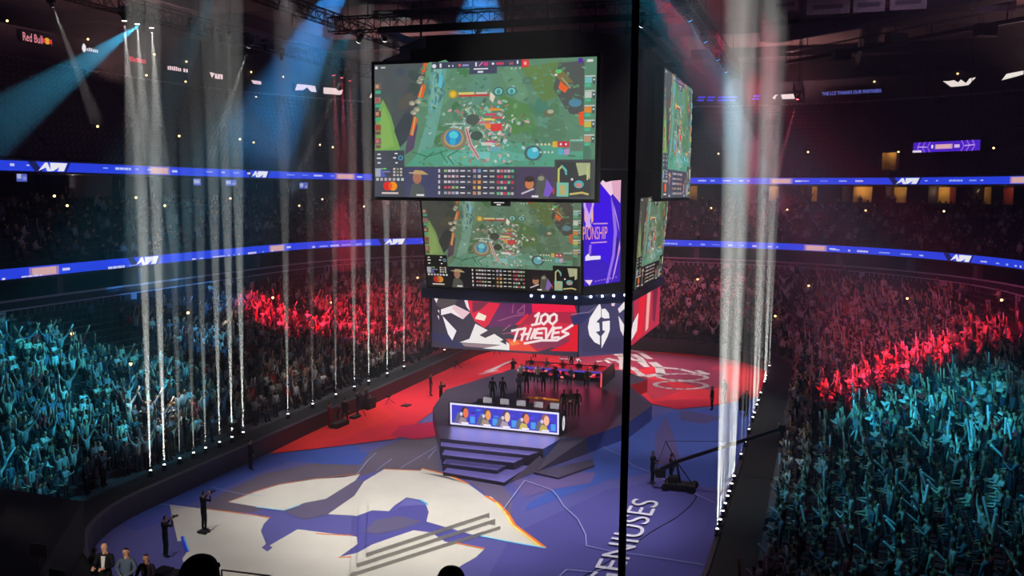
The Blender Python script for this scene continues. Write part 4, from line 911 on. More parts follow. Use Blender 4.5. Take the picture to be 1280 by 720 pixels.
tripod('camera tripod standing on the red floor among the left crew', 449, 521); tripod('small tripod standing low on the red floor near the left boards', 486, 505, .5); tripod('short tripod lying low by the boards left of the stage', 571, 461, .6); tripod('small tripod at the far floor edge under the ring', 620, 443, .6)
def case(label, px, py, d):
    p = xy(px, py); t = thing('gear_case', label, 'case', (p[0], p[1], 0), 1.5)
    k = MB(); k.box((0,0,d[2]/2),d); k.build('shell', m_black, t)
    for i in range(2): k = MB(); k.box(((-.25,.25)[i]*d[0]*2,d[1]/2+.015,d[2]*.7),(.08,.03,.06)); k.build('latch', m_steel, t)
case('long black gear case on the red floor beside the left crew', 425, 533.5, (1.4,.5,.35)); case('black gear case by the boards right of the crew', 462, 511, (.9,.5,.8)); case('low black case on the red floor by the boards', 508, 508, (.6,.5,.12)); case('black case under the tripod on the red floor', 444, 523, (.8,.4,.2))
case('black case on the far right of the red floor by the boards', 929, 512, (.8,.5,.9))
# camera crane
c = xy(850, 612); CJ = thing('camera_crane', 'black camera crane on a wheeled base with its arm reaching over the right boards', 'camera crane', (c[0], c[1], 0))
def wl(px, py, ref):          # point at a pixel in the upright plane facing the camera through a floor position
    n = Vector((ref[0]-CP.x, ref[1]-CP.y)).normalized(); r = ray(px, py); t = ((Vector(ref)-Vector(CP[:2])).dot(n))/Vector(r[:2]).dot(n); X = CP+r*t; return Vector((X.x-c[0], X.y-c[1], X.z))
b = MB(); b.box((0,0,.28),(1.5,.8,.16)); b.box((-.35,0,.5),(.5,.5,.35)); b.build('base', m_black, CJ)
for i in range(4): k = MB(); sx, sy = (-.68,.68)[i%2], (-.5,.5)[i//2]; k.tube((sx,sy-.07,.2),(sx,sy+.07,.2),.2,n=12); k.build('wheel', m_black, CJ)
top = wl(846, 577, c); b = MB(); b.tube((0,0,.35),(top.x,top.y,top.z),.07,.05,8); b.build('column', m_steel, CJ)
for sx in (-.6,.62): k = MB(); k.tube((sx,0,.36),(top.x,top.y,top.z),.03,n=6); k.build('strut', m_steel, CJ)
ta, tb = wl(818, 591, c), wl(978, 535, (c[0]+4.5, c[1]+.5)); b = MB(); b.bar(ta, top, .16, .2); b.bar(top, tb, .13, .16); b.build('arm', m_steel, CJ)
dirr = (tb-ta).normalized(); b = MB(); b.box(tuple(ta+dirr*.35-Vector((0,0,.12))),(.5,.35,.42),math.atan2(dirr.y,dirr.x)); b.build('counterweight', m_black, CJ)
tm = wl(832, 556, c); b = MB(); b.tube(top, (tm.x,tm.y,tm.z+.2), .025, n=6); b.tube((tm.x,tm.y,tm.z+.2), tb.lerp(top,.4), .012, n=5); b.tube((tm.x,tm.y,tm.z+.2), ta, .012, n=5); b.build('mast_stay', m_steel, CJ)
b = MB(); b.box(tuple(tb),(.34,.3,.34)); b.tube(tuple(tb-Vector((0,0,.16))),tuple(tb-Vector((0,0,.5))),.09,n=8); b.build('remote_head', m_steel, CJ)
stand('crane operator in black standing at the rear end of the camera crane arm', 815, 605, 0, c, 'hold', BLK, height=1.8)
stand('person in black standing bent over the base of the camera crane', 838, 607, 0, (20,-5), 'clasp', BLK, height=1.75)
# black cable trailing from the crane
pts = [xy(*q) for q in ((867,617),(871,622),(862,634),(845,648),(815,665),(780,690),(752,708),(728,722))]
b = MB()
for a, d2 in zip(pts[:-1], pts[1:]): b.tube((*a,.03),(*d2,.03),.022,n=6)
tag(b.build('cable', m_black), 'black cable trailing across the blue floor from the camera crane', 'cable')

# ------------------------------------------------------------------ analyst riser, bottom left
RZ_ = 4.1
def on(px, py, z): v = at(px, py, 2, z); return Vector((v.x, v.y, z))
head = [on(131,688,RZ_+1.58), on(158,694,RZ_+1.55), on(183,698,RZ_+1.2)]
rc_ = (head[0]+head[2])/2; RS = thing('broadcast_riser', 'black broadcast riser deck on legs over the near lower seats', 'riser', (rc_.x, rc_.y-.3, 0))
b = MB(); b.box((0,0,RZ_-.06),(5.2,3.0,.12)); b.build('deck', m_black, RS)
for i in range(4): k = MB(); k.box(((-2.4,2.4)[i%2],(-1.35,1.35)[i//2],RZ_/2+.9),(.1,.1,RZ_-1.9)); k.build('leg', m_steel, RS)
AN = lambda l, h, pose, pal, **kw: person(l, (h.x, h.y, RZ_), (h.x+3, h.y-12), pose, pal, **kw)
AN('bald man in a black suit and white shirt standing at the broadcast desk', head[0], 'hold', palette((24,26,30),(22,22,26),(226,170,140),(220,164,134)), height=1.8, sub=2)
AN('man in a grey blazer with clasped hands standing at the broadcast desk', head[1], 'clasp', palette((84,96,112),(40,42,50),(220,160,130),(60,44,34)), height=1.77, sub=2)
AN('man in a dark jacket seated at the right of the broadcast desk', head[2], 'sit', palette((34,26,36),(30,26,30),(206,150,120),(56,40,32)), height=1.75, sub=2)
b = MB(); b.add([(-.06,.10,1.46),(.06,.10,1.46),(.035,.135,1.16),(-.035,.135,1.16),(-.06,.07,1.46),(.06,.07,1.46),(.035,.10,1.16),(-.035,.10,1.16)], ((3,2,1,0),(4,5,6,7),(0,1,5,4),(1,2,6,5),(2,3,7,6),(3,0,4,7))); v_ = b.build('shirt_front', m_white, None); p_ = [o for o in bpy.data.objects if o.get('label','').startswith('bald man in a black suit')][0]; v_.parent = p_
tk = thing('broadcast_desk', 'broadcast desk with a pale top before the three suited men', 'desk', (head[0].x+.55, head[0].y-1.15, RZ_))
b = MB(); b.box((0,0,.93),(3.6,.7,.06)); b.build('desk_top', m_grey, tk); b = MB(); b.box((0,-.2,.45),(3.4,.06,.9)); b.build('front', m_black, tk)
for i, (x, l) in enumerate(((-1.1,'left'),(1.0,'right'))):
    t = thing('monitor', 'small dark monitor at the %s of the broadcast desk' % l, 'monitor', (head[0].x+.55+x, head[0].y-1.05, RZ_+.96)); k = MB(); k.box((0,0,.28),(.5,.04,.3)); k.build('shell', m_black, t); k = MB(); k.box((0,0,.07),(.05,.05,.14)); k.box((0,0,.01),(.2,.15,.02)); k.build('stand', m_steel, t)
bp = on(109, 705, RZ_+1.08); t = thing('water_bottle', 'small pale water bottle at the left end of the broadcast desk', 'bottle', (head[0].x-1.0, head[0].y-1.2, RZ_+.96))
k = MB(); k.tube((0,0,0),(0,0,.17),.035,n=10); k.build('body', m_white, t); k = MB(); k.tube((0,0,.17),(0,0,.22),.02,.014,n=8); k.build('cap', m_grey, t)
# dark camera-lit cluster right of the analysts
for (px, py, l) in ((203,712,'stacked equipment crate at the right end of the broadcast riser'),(218,716,'low equipment crate beside the broadcast riser rail')):
    q = on(px, py, RZ_+.4); t = thing('equipment_crate', 'black '+l, 'crate', (q.x, q.y, RZ_)); k = MB(); k.box((0,0,.2),(.4,.5,.4)); k.build('shell', m_black, t); k = MB(); k.tube((-.1,.27,.3),(.1,.27,.3),.02,n=6); k.build('handle', m_steel, t)
lamp('SPOT', 'broadcast_key_light', (head[1].x+2, head[1].y-6, RZ_+5), (head[1].x, head[1].y, RZ_+1.5), 1300, (1,.92,.82), 24, .6, .2)
# guard rail of the near section
ra, rb_ = on(277, 712.5, 4.4), on(338, 720, 4.4); GR_ = thing('guard_rail', 'thin grey guard rail at the bottom edge before the white floor', 'railing', (0,0,0))
d_ = (rb_-ra); b = MB(); b.tube(ra, ra+d_*1.0, .025); b.build('top_rail', m_grey, GR_)
for q in (0.0, 1.0): k = MB(); p = ra+d_*q; k.tube(p, p-Vector((0,0,1.9)), .025); k.build('post', m_grey, GR_)
# black draped block and stand in the dark lower left
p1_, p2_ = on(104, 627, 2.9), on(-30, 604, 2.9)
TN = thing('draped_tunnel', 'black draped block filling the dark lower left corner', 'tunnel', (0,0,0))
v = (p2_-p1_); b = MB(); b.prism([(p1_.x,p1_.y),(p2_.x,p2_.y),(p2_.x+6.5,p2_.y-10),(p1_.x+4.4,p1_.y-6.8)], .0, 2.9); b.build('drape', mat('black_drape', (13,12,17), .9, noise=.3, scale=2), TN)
q = on(48, 686, 3.0+1.35); t = thing('music_stand', 'dark music stand with a tilted tray in the lower left dark', 'stand', (q.x, q.y, 2.9))
k = MB(); k.tube((0,0,.02),(0,0,1.25),.02,n=6); k.build('pole', m_grey, t); k = MB(); k.prism([(-.28,-.02),(.28,.04),(.28,.08),(-.28,.02)], 1.2, 1.6); k.build('tray', m_grey, t)
k = MB()
for a in (0,2.1,4.2): k.tube((0,0,.2),(.3*math.cos(a),.3*math.sin(a),.01),.015,n=5)
k.build('feet', m_steel, t)
q = on(117, 690, 3.0); person('person in dark clothes standing in the shadow at the tunnel corner', (q.x, q.y, 1.35), (0,0), 'clasp', palette((50,46,50),(30,28,30),(160,120,100)), height=1.8)

# ------------------------------------------------------------------ right in front of the viewer
def near_head(label, px, py, dist_, pal, **kw):
    r = ray(px, py).normalized(); X = CP+r*dist_; f = Vector((-.3, 1, 0)); h = kw.get('height', 1.75)
    return person(label, (X.x, X.y, X.z-h*.955), (X.x-3, X.y+10), 'stand', pal, None, **kw)
NB = palette((10,9,10), (10,10,12), (30,22,20), (8,7,7))
near_head('person with a dark rounded head of hair seen from behind, bottom left', 246, 721, 3.6, NB, height=1.78, sub=2, broad=1.0)
near_head('person with short dark hair seen from behind, bottom centre', 563, 729, 4.3, NB, height=1.70, sub=2)
pp = CP+ray(795, 0)*3.0; pq = CP+ray(777, 720)*3.0; dv = (pq-pp).normalized()
PO = thing('safety_pole', 'slim black pole running top to bottom right before the viewer', 'pole', tuple(pq+dv*1.2))
bo = pq+dv*1.2; b = MB(); b.tube(pp-dv*1.0-bo, Vector((0,0,0)), .0125, .0125, 12); b.build('tube', m_black, PO); b = MB(); b.tube(Vector((0,0,0)), -dv*.03, .05, .05, 12); b.build('base_plate', m_black, PO)
# ------------------------------------------------------------------ upright light columns round the boards
m_fix = mat('fixture_black', (16,16,18), .4); m_lens = mat('lens_lit', (240,245,240), .3, emit=(250,252,240), es=12)
haze = bpy.data.materials.new('haze'); haze.use_nodes = True; nt = haze.node_tree; nt.nodes.remove(nt.nodes['Principled BSDF'])
sv = nt.nodes.new('ShaderNodeVolumeScatter'); sv.inputs['Density'].default_value = .022; sv.inputs['Color'].default_value = (.92,.95,.93,1); sv.inputs['Anisotropy'].default_value = 0.0
nt.links.new(sv.outputs[0], nt.nodes['Material Output'].inputs['Volume'])
fx0 = None; HZ = MB(); BEAMS = []
def fixture(label, loc, group):
    global fx0
    if fx0 is None:
        t = thing('beam_light', label, 'light', loc, 0, group)
        b = MB(); b.box((0,0,.04),(.2,.18,.08)); b.build('base', m_fix, t)
        for s in (-1,1): k = MB(); k.box((s*.09,0,.16),(.02,.08,.18)); k.build('yoke', m_fix, t)
        k = MB(); k.tube((0,0,.10),(0,0,.30),.065,.07,10); k.build('head', m_fix, t)
        k = MB(); k.tube((0,0,.30),(0,0,.315),.06,n=12); k.build('lens', m_lens, t); fx0 = t; return t
    return dup(fx0, loc, 0, label, group)
def beam(loc, h, e, half=1.15, r0=.075, tgt=None, col=(1,1,.95), seg=10):
    """a narrow spot lamp and a cone of denser haze shaped to its beam"""
    a = Vector(loc); d = Vector((0,0,1)) if tgt is None else (Vector(tgt)-a).normalized(); b_ = a+d*h; tn = math.tan(math.radians(half))
    lamp('SPOT', 'beam_lamp', tuple(a+d*.03), tuple(b_), e, col, half*2, .4, .02)
    HZ.tube(a+d*.04, b_, .022, .022+h*tn*1.01, seg)  # denser haze added only inside the beam cone so the beam shows

LFT = [(188.2,591,1.3),(205.5,584,1.3),(224.7,576,.22),(242,568.5,.2),(257,563,.35),(274.6,555.6,.8),(290,549,1.0),(304,543,1.0),(360,520,.45),(391,508,.12),(420,496,.2),(443,486,.5),(461,479,1.0),(484,469.6,1.0),(505,461,.55),(555.5,441,.25),(561.5,439,.4),(567,437,.25)]
for i, (px, py, e) in enumerate(LFT):
    p = at(px, py, 0, -14.4); z = 1.22
    t = fixture('upright beam light behind the left boards, %s from the near end' % ORD[i], (-14.4, p.y, .92), 'beam lights behind the left boards')
    beam((-14.4, p.y, z), 27, 330000*e, 1.35)
RGT = [(895.8,682.5,1.5),(899.5,671,.9),(903,659,.5),(906,649,.25),(909,638.5,.4),(911,629.5,.6),(914,621,1.0),(917,612.5,.9),(926,578,.12),(931,560,.08),(936,544,.15),(940.7,531,.8),(942.7,521,.6),(946,508,.8),(948,497,.3),(951,488,.15),(955.5,472,.5),(956.5,466,.5),(958,461,.5),(961.8,453,.5)]
for i, (px, py, e) in enumerate(RGT):
    p = at(px, py, 0, 13.12); z = 1.32
    t = fixture('upright beam light on the right boards, %s from the near end' % ORD[i], (13.12, p.y, 1.02), 'beam lights on the right boards')
    beam((13.12, p.y, z), 27, 330000*e, 1.35)

# ------------------------------------------------------------------ trusses with moving heads
def truss(label, a, b_, w=.7, n=None):
    a, b_ = Vector(a), Vector(b_); d = (b_-a).normalized(); L = (b_-a).length; u = d.cross(Vector((0,0,1))).normalized(); k = u.cross(d)
    t = thing('lighting_truss', label, 'truss', tuple(a)); off = [u*(sx*w/2)+k*(sz*w/2) for sx, sz in ((-1,-1),(1,-1),(1,1),(-1,1))]
    for o in off: m = MB(); m.tube(o, o+d*L, .045, n=6); m.build('chord', m_fix, t)
    m = MB(); n = n or int(L/1.0)
    for i in range(n):
        p, q = d*(L*i/n), d*(L*(i+1)/n)
        for j in range(4):
            s_, e_ = off[j], off[(j+1)%4]; m.tube(p+s_, q+e_ if i % 2 else q+e_, .022, n=4, caps=False); m.tube(p+s_, p+e_, .022, n=4, caps=False)
    o = m.build('brace', m_fix, t); o['kind'] = 'stuff'
    m = MB()
    for q in (.12,.38,.62,.88): m.tube(d*(L*q)+k*(w/2), d*(L*q)+Vector((0,0,32.3-a.z)), .025, n=5)
    m.build('hanging_cable', m_steel, t); return t
truss('long lighting truss hung above the left boards with many moving heads', (-18.2,-26,24.6), (-18.2,16,24.6), .8)
truss('lighting truss hung above the right of the floor with cyan lamps', (9.8,-14,24.6), (9.8,20,24.6), .8)
truss('lighting truss hung across the near side of the scoreboard', (-11,-7.4,24.7), (9,-7.4,24.7), .8)
truss('lighting truss running above the left boards nearer the scoreboard', (-12.5,-20,25.6), (-12.5,8,25.6), .7)
truss('lighting truss hung on the far right above the red stand', (14.3,24,24.0), (14.3,34,24.0), .7)
mh0 = None
LM = {}
def moving_head(label, loc, tgt, col, e, half, hlen, r0=.09, group=None, haze_on=True):
    """yoke-hung moving light whose head points at tgt"""
    key = col; d = (Vector(tgt)-Vector(loc)).normalized()
    t = thing('moving_head_light', label, 'light', loc, 0, group)
    k = MB(); k.box((0,0,.42),(.34,.34,.16)); k.build('base', m_fix, t)
    for s in (-1,1): q = MB(); q.box((s*.19,0,.20),(.04,.16,.42)); q.build('yoke', m_fix, t)
    k = MB(); k.tube(-d*.2, d*.24, .15, .13, 10); k.build('head', m_fix, t)
    if e:
        m = LM.get(col) or mat('lens_%d' % len(LM), tuple(int(255*min(1,c)) for c in col), .3, emit=tuple(int(255*min(1,.25+.75*c)) for c in col), es=6); LM[col] = m
        k = MB(); k.tube(d*.24, d*.255, .12, n=12); k.build('lens', m, t)
        if haze_on: 
            a = Vector(loc)+d*.28; beam(tuple(a), hlen, e, half, r0, tgt, col, 12)
    else:
        k = MB(); k.tube(d*.24, d*.25, .12, n=12); k.build('lens', m_steel, t)
    return t
WHT = (1,.97,.92); CYA = (.05,.55,.95); REDC = (1,.10,.16); BLU = (.04,.30,.85)
def T24(px, py): v = at(px, py, 2, 24.0); return (v.x, v.y, 24.0)
def down(px, py, tx, ty, tz): v = at(tx, ty, 2, tz); return (v.x, v.y, tz)
for i, (px, py) in enumerate(((155,20),(171,24),(189,29))):
    a = T24(px, py); moving_head('left truss moving head throwing a white cone straight down, %s of three' % ('first','second','third')[i], a, (a[0]+.3, a[1]+.6, 6), WHT, 30000, 4.2, 14, .08, 'white down-lights on the left truss')
a = T24(64,3); moving_head('moving head at the left truss near end aiming a white beam at the stand', a, at(128,170,0,-26), WHT, 16000, 2.2, 12, .07)
a = T24(312,55); moving_head('moving head on the left truss with a thin white beam slanting down left', a, at(280,150,0,-22), WHT, 26000, 2.0, 12, .06)
a = T24(180,27); moving_head('moving head with a cyan lens throwing a blue beam at the upper left stand', a, at(20,140,0,-34), CYA, 45000, 5.5, 24, .10)
for i, (px, py) in enumerate(((240,34),(262,46),(276,48),(289,50),(308,52),(331,60),(352,70))):
    a = T24(px, py); moving_head('dark unlit moving head hanging from the left truss, %s from the near end' % ORD[i], a, (a[0]+.4, a[1]-.3, 20), (.1,.1,.1), 0, 1, 1, group='unlit moving heads on the left truss')
for i, (px, py) in enumerate(((417,90),(427,93),(437,97))):
    a = T24(px, py); moving_head('moving head at the left truss far end throwing a red cone, %s of three' % ('first','second','third')[i], a, (a[0]-.4, a[1]+2.0, 6), REDC, 26000, 3.2, 15, .07, 'red down-lights on the left truss')
for (px, py, tx, ty, e, hh, l) in ((450,48,395,170,30000,12,'white beam slanting down left'),(481,46,478,150,4200,9,'white beam straight down'),(598,40,560,110,30000,7,'short white beam behind the upper screen'),(804,28,752,130,26000,11,'white beam slanting behind the pole')):
    a = at(px, py, 1, -7.4); a = (a.x, a.y, a.z); moving_head('moving head on the scoreboard truss with a '+l, a, at(tx, ty, 1, -5.0), WHT, e, 1.5, hh, .06)
for i, (px, py, e) in enumerate(((846,4,.8),(880,47,1),(896,70,.8),(906,86,.7))):
    a = T24(px, py) if py > 10 else T24(860, 20); v = at(925+i*8, 170+i*14, 1, a[1]+4)
    moving_head('moving head with a cyan lens on the right truss, %s from the near end' % ('first','second','third','fourth')[i], a, tuple(v), CYA, 6000*e, 6.0, 12, .08, 'cyan lights on the right truss')
a = at(998,115,2,24.0); moving_head('moving head on the far right truss throwing a red beam down', (a.x, a.y, 23.6), at(966,235,1,a.y-1.5), REDC, 40000, 2.4, 14, .07)
# broad blue floods from the upper catwalk behind the scoreboard
for (px, py, tx, ty, l, e, hf) in ((456,-72,366,95,'left',90000,11.0),(606,-68,597,90,'centre',30000,22.0)):
    a = at(px, py, 1, -2.0); moving_head('large flood light on the roof catwalk throwing a broad blue beam, %s' % l, tuple(a), tuple(at(tx, ty, 1, 0.0)), BLU, e, hf, 17, .3)
gh = bpy.data.materials.new('room_haze'); gh.use_nodes = True; gt = gh.node_tree; gt.nodes.remove(gt.nodes['Principled BSDF'])
gs = gt.nodes.new('ShaderNodeVolumeScatter'); gs.inputs['Density'].default_value = .0014; gs.inputs['Color'].default_value = (.9,.88,.95,1); gt.links.new(gs.outputs[0], gt.nodes['Material Output'].inputs['Volume'])
gb = MB(); gb.box((0,8,16.4),(96,136,32)); go = gb.build('room_haze', gh); go['kind'] = 'stuff'; go['label'] = 'faint even haze hanging in the whole arena'
ho = HZ.build('haze', haze); ho['kind'] = 'stuff'; ho['label'] = 'cones of denser haze shaped to the light beams'
# ------------------------------------------------------------------ lit signs on the upper fascia
m_sign = attr_mat('sign_light', True, 1.0)
def sign(label, px, py, w, h, fn, cat='sign', d=39.45):
    """a thin sign box on the fascia, its lettering drawn by fn(Art) in metres about the centre"""
    X = rayd(px, py, d); n = normal(X.x, X.y); t = Vector((-n.y, n.x, 0))*-1   # to the viewer's right
    t = Vector((n.y, -n.x, 0)); 
    s = thing('lit_sign', label, cat, (X.x, X.y, X.z)); k = MB(); k.add([t*(sx*w/2)+n*ny+Vector((0,0,sz*h/2)) for ny in (-.04,.06) for sx, sz in ((-1,-1),(1,-1),(1,1),(-1,1))], ((0,1,2,3),(7,6,5,4),(0,4,5,1),(1,5,6,2),(2,6,7,3),(3,7,4,0))); bx = k.build('backing', m_dark, s)
    A = Art(); fn(A); A.build('lettering', lambda x, y, hh: tuple(t*x-n*(.045+hh)+Vector((0,0,y))), m_sign, s, .004)
def txt(string, w, h, col): return lambda A: A.text(string, lambda u, v: ((u-.5)*w, (v-.5)*h), col)
PKW = (250,214,220)
def bull(A): A.text('Red Bull', lambda u, v: (-1.6+u*2.2, (v-.45)*.75), (250,150,170)); A.ell(1.15, 0, .35, .3, (230,170,40)); A.poly([(.6,-.3),(1.05,0),(.6,.25)], (226,50,60)); A.poly([(1.7,-.3),(1.25,0),(1.7,.25)], (226,50,60))
sign('red and pink lit drinks sign on the upper left fascia', 46, 49, 3.6, 1.0, bull)
def bars(x0, x1, h, n, col, seed):
    r = random.Random(seed)
    def f(A):
        w = (x1-x0)/n
        for i in range(n):
            hh = h*r.uniform(.7, 1); A.rect(x0+i*w, -h/2, x0+(i+.72)*w, -h/2+hh, col)
    return f
def shield(A): A.poly([(-1.0,.2),(-.8,.5),(-.55,.3),(-.5,-.15),(-.8,-.4),(-1.05,-.1)], (240,240,250)); bars(-.4, 1.1, .36, 6, (226,220,230), 1)(A)
sign('white lit sign with a shield emblem on the upper left fascia', 112, 62, 2.4, 1.0, shield)
sign('red lit lettered sign on the upper left fascia behind the white cones', 172, 75, 2.6, .8, bars(-1.15, 1.15, .5, 9, (226,40,70), 2))
def twow(A): bars(-1.4, .5, .5, 7, PKW, 3)(A); bars(.75, 1.45, .5, 2, PKW, 4)(A)
sign('white two-word lit sign on the upper left fascia', 222, 86, 3.2, .9, twow)
sign('white lit sign with a wedge emblem on the upper left fascia', 270, 95, 2.2, .9, lambda A: (A.poly([(-.9,.35),(-.2,.3),(-.6,-.3)], PKW), A.rect(-.2,-.3,.9,.25,PKW), A.rect(.1,-.1,.2,.25,(90,80,90)), A.rect(.5,-.3,.6,.1,(90,80,90))) and None)
sign('small white lit sign on the upper left fascia beside the beam', 320, 103, 1.6, .6, lambda A: A.poly([(-.7,.2),(-.4,-.2),(.7,-.2),(.7,.2)], PKW))
def wing(A): A.poly([(-1.5,-.4),(-1.2,.35),(-.3,.4),(.3,-.1),(.5,-.42),(-.2,-.1),(-.6,-.4)], PKW); A.poly([(-.1,.4),(.4,.4),(.9,-.1),(1.5,-.42),(1.4,.35),(.9,.35)], PKW)
sign('large white wing-shaped lit sign on the left fascia', 382, 110, 3.4, 1.0, lambda A: A.poly([(-1.5,-.4),(-1.2,.4),(.2,.4),(1.3,.35),(1.5,-.4),(.7,-.4),(.2,.1),(-.4,-.3)], (246,220,222)))
sign('large white slanted lit sign left of the scoreboard', 416, 114, 3.0, 1.0, lambda A: A.poly([(-1.3,-.4),(-1.3,.4),(.4,.4),(.8,.1),(1.4,.3),(1.2,-.3),(.9,-.42),(.3,-.4)], (246,220,222)))
sign('small white triangle lit sign beside the upper screen', 464.5, 119.5, .9, .9, lambda A: A.poly([(-.35,-.3),(.35,-.3),(0,.35)], (240,220,224)))
sign('small white dash sign right of the upper screen', 757, 128, 1.2, .4, lambda A: A.poly([(-.5,-.12),(-.4,.12),(.5,.12),(.5,-.05)], (240,226,236)))
for i, px in enumerate((771,779,787,802,813,824)): sign('row of tiny blue and white lit marks behind the pole, %s' % ('first','second','third','fourth','fifth','sixth')[i], px, 127.5-.05*i, .7, .4, lambda A, i=i: A.rect(-.25,-.1,.25,.12,(60,70,250) if i < 3 else (170,190,240)))
for i, px in enumerate((877,889,902,908,917,946)): sign('blue lit mark on the far fascia, %s right of the scoreboard' % ('first','second','third','fourth','fifth','sixth')[i], px, 123.5-.4*(i==5)*4, 1.3, 1.0, lambda A: (A.rect(-.45,.1,.5,.3,(40,60,250)), A.rect(-.55,-.3,.3,-.1,(40,60,250))) and None)
sign('white block lit sign beside the red beam', 981, 121, 3.6, .9, lambda A: (A.poly([(-1.6,-.1),(-1.2,.3),(-.8,.3),(-1.1,.1),(-1.2,-.3)], (236,220,224)), A.poly([(-.3,-.3),(-.5,.3),(1.6,.34),(1.3,-.3)], (246,224,224))) and None)
sign('blue lettered partners sign on the far right fascia', 1064, 115.3, 7.6, .8, txt('THE LCS THANKS OUR PARTNERS', 7.2, .42, (120,130,250)), d=38.9)
sign('large white winged lit sign on the right fascia', 1199, 103.5, 4.2, 1.2, lambda A: (A.poly([(-1.9,.35),(-1.3,.3),(-.6,.35),(-.1,.05),(.2,.35),(.8,-.1),(1.2,.4),(1.9,.45),(1.1,-.35),(.3,-.4),(-.9,-.4)], (246,232,226)),) and None)
sign('white slanted lit sign at the right edge of the fascia', 1266, 95, 2.6, 1.0, lambda A: (A.poly([(-1.2,-.35),(-.7,.3),(1.2,.45),(1.2,.05),(.4,-.1)], (246,236,230)),) and None)
# purple screen on the right upper level
X = rayd(1182, 183, 26.5); n = normal(X.x, X.y); tv = Vector((n.y, -n.x, 0)); PS = thing('side_screen', 'wide violet video screen hanging over the right upper seats', 'screen', (X.x, X.y, X.z))
k = MB(); hw = 46*proj(X)[2]/CF*1.02; hh = hw*.135; k.add([tv*(sx*(hw+.08))+n*ny+Vector((0,0,sz*(hh+.08))) for ny in (0,.2) for sx, sz in ((-1,-1),(1,-1),(1,1),(-1,1))], ((0,1,2,3),(7,6,5,4),(0,4,5,1),(1,5,6,2),(2,6,7,3),(3,7,4,0))); bx = k.build('housing', m_black, PS)
A = Art(); A.rect(-hw,-hh,hw,hh,(74,34,200)); A.rect(-1.2,-.24,.8,.24,(206,150,190)); A.rect(-1.1,-.18,.6,.2,(226,176,190)); A.rect(1.0,-.16,1.6,.16,(220,190,240))
for sx in (-1,1):
    for q in range(3): A.line([(sx*(1.8+q*.6),-hh),(sx*(2.1+q*.6),0),(sx*(1.8+q*.6),hh)], .09, (170,110,240)); A.line([(sx*2.2,0),(sx*3.2,.05)], .08, (220,190,250))
A.poly([(-hw,-hh),(-2.7,-hh),(-2.8,-.3),(-hw,-.3)], (236,220,240)); A.rect(-1.6,-.14,-1.4,.2,(246,240,250))
A.build('picture', lambda x, y, h: tuple(tv*x-n*(.01+h)+Vector((0,0,y))), attr_mat('side_screen_light', True, 1.0), PS, .004)
k = MB()
for s in (-1,1): k.tube(tv*(s*2.5)+Vector((0,0,hh+.05)), tv*(s*2.5)+Vector((0,0,32.9-X.z)), .03, n=5)
k.build('hanging_rod', m_steel, PS)

# ------------------------------------------------------------------ suites: televisions left, warm lit rooms right
def wall_panel(px, py, d): X = rayd(px, py, d); n = normal(X.x, X.y); return X, n, Vector((n.y, -n.x, 0))
for i, (px, py, w, h, l) in enumerate(((13,221,1.0,.8,'leftmost suite'),(26,220.5,1.1,.9,'leftmost suite, right of its twin'),(126,224,2.3,.8,'third suite'),(249,227.5,2.0,.75,'suite behind the first light columns'),(288,228.5,1.6,.7,'suite right of the first light columns'),(379,232,1.2,.8,'suite left of the scoreboard'))):
    X, n, tv = wall_panel(px, py, 32.6); t = thing('television', 'glowing blue television on the back wall of the '+l, 'television', tuple(X-n*.06))
    k = MB(); k.add([tv*(sx*w/2)+n*ny+Vector((0,0,sz*h/2)) for ny in (-.03,.03) for sx, sz in ((-1,-1),(1,-1),(1,1),(-1,1))], ((0,1,2,3),(7,6,5,4),(0,4,5,1),(1,5,6,2),(2,6,7,3),(3,7,4,0))); b0 = k.build('case', m_black, t)
    A = Art(); A.rect(-w/2+.03,-h/2+.03,w/2-.03,h/2-.03,(96,110,220)); A.rect(-w/2+.08,-h*.2,-.05,h*.3,(190,200,240)); A.rect(.1,-h*.3,w/2-.1,0,(150,160,236))
    A.build('picture', lambda x, y, h2, tv=tv, n=n: tuple(tv*x-n*(.035+h2)+Vector((0,0,y))), attr_mat('tv_light', True, .8), b0, .004)
X, n, tv = wall_panel(73, 223, 32.2); lamp('POINT', 'suite_lamp_light', tuple(X-n*1.6+Vector((0,0,.3))), None, 130, (1,.92,.85), radius=.1)
X, n, tv = wall_panel(73, 224, 32.4); t = thing('suite_window_wall', 'pale lit inner wall with framed panes in the second suite from the left', 'wall panel', tuple(X))
k = MB(); k.add([tv*(sx*1.9)+n*ny+Vector((0,0,sz*.75)) for ny in (0,.05) for sx, sz in ((-1,-1),(1,-1),(1,1),(-1,1))], ((0,1,2,3),(7,6,5,4),(0,4,5,1),(1,5,6,2),(2,6,7,3),(3,7,4,0))); k.build('panel', m_grey, t)
for q in (-1.1,-.1,.9): k = MB(); k.add([tv*(q+sx*.35)-n*ny+Vector((0,0,sz*.45)) for ny in (.04,.0) for sx, sz in ((-1,-1),(1,-1),(1,1),(-1,1))], ((0,1,2,3),(7,6,5,4),(0,4,5,1),(1,5,6,2),(2,6,7,3),(3,7,4,0))); k.build('pane', m_dark, t)
m_warm = mat('warm_wall', (206,160,86), .8); m_warm2 = mat('warm_red_wall', (150,50,44), .8)
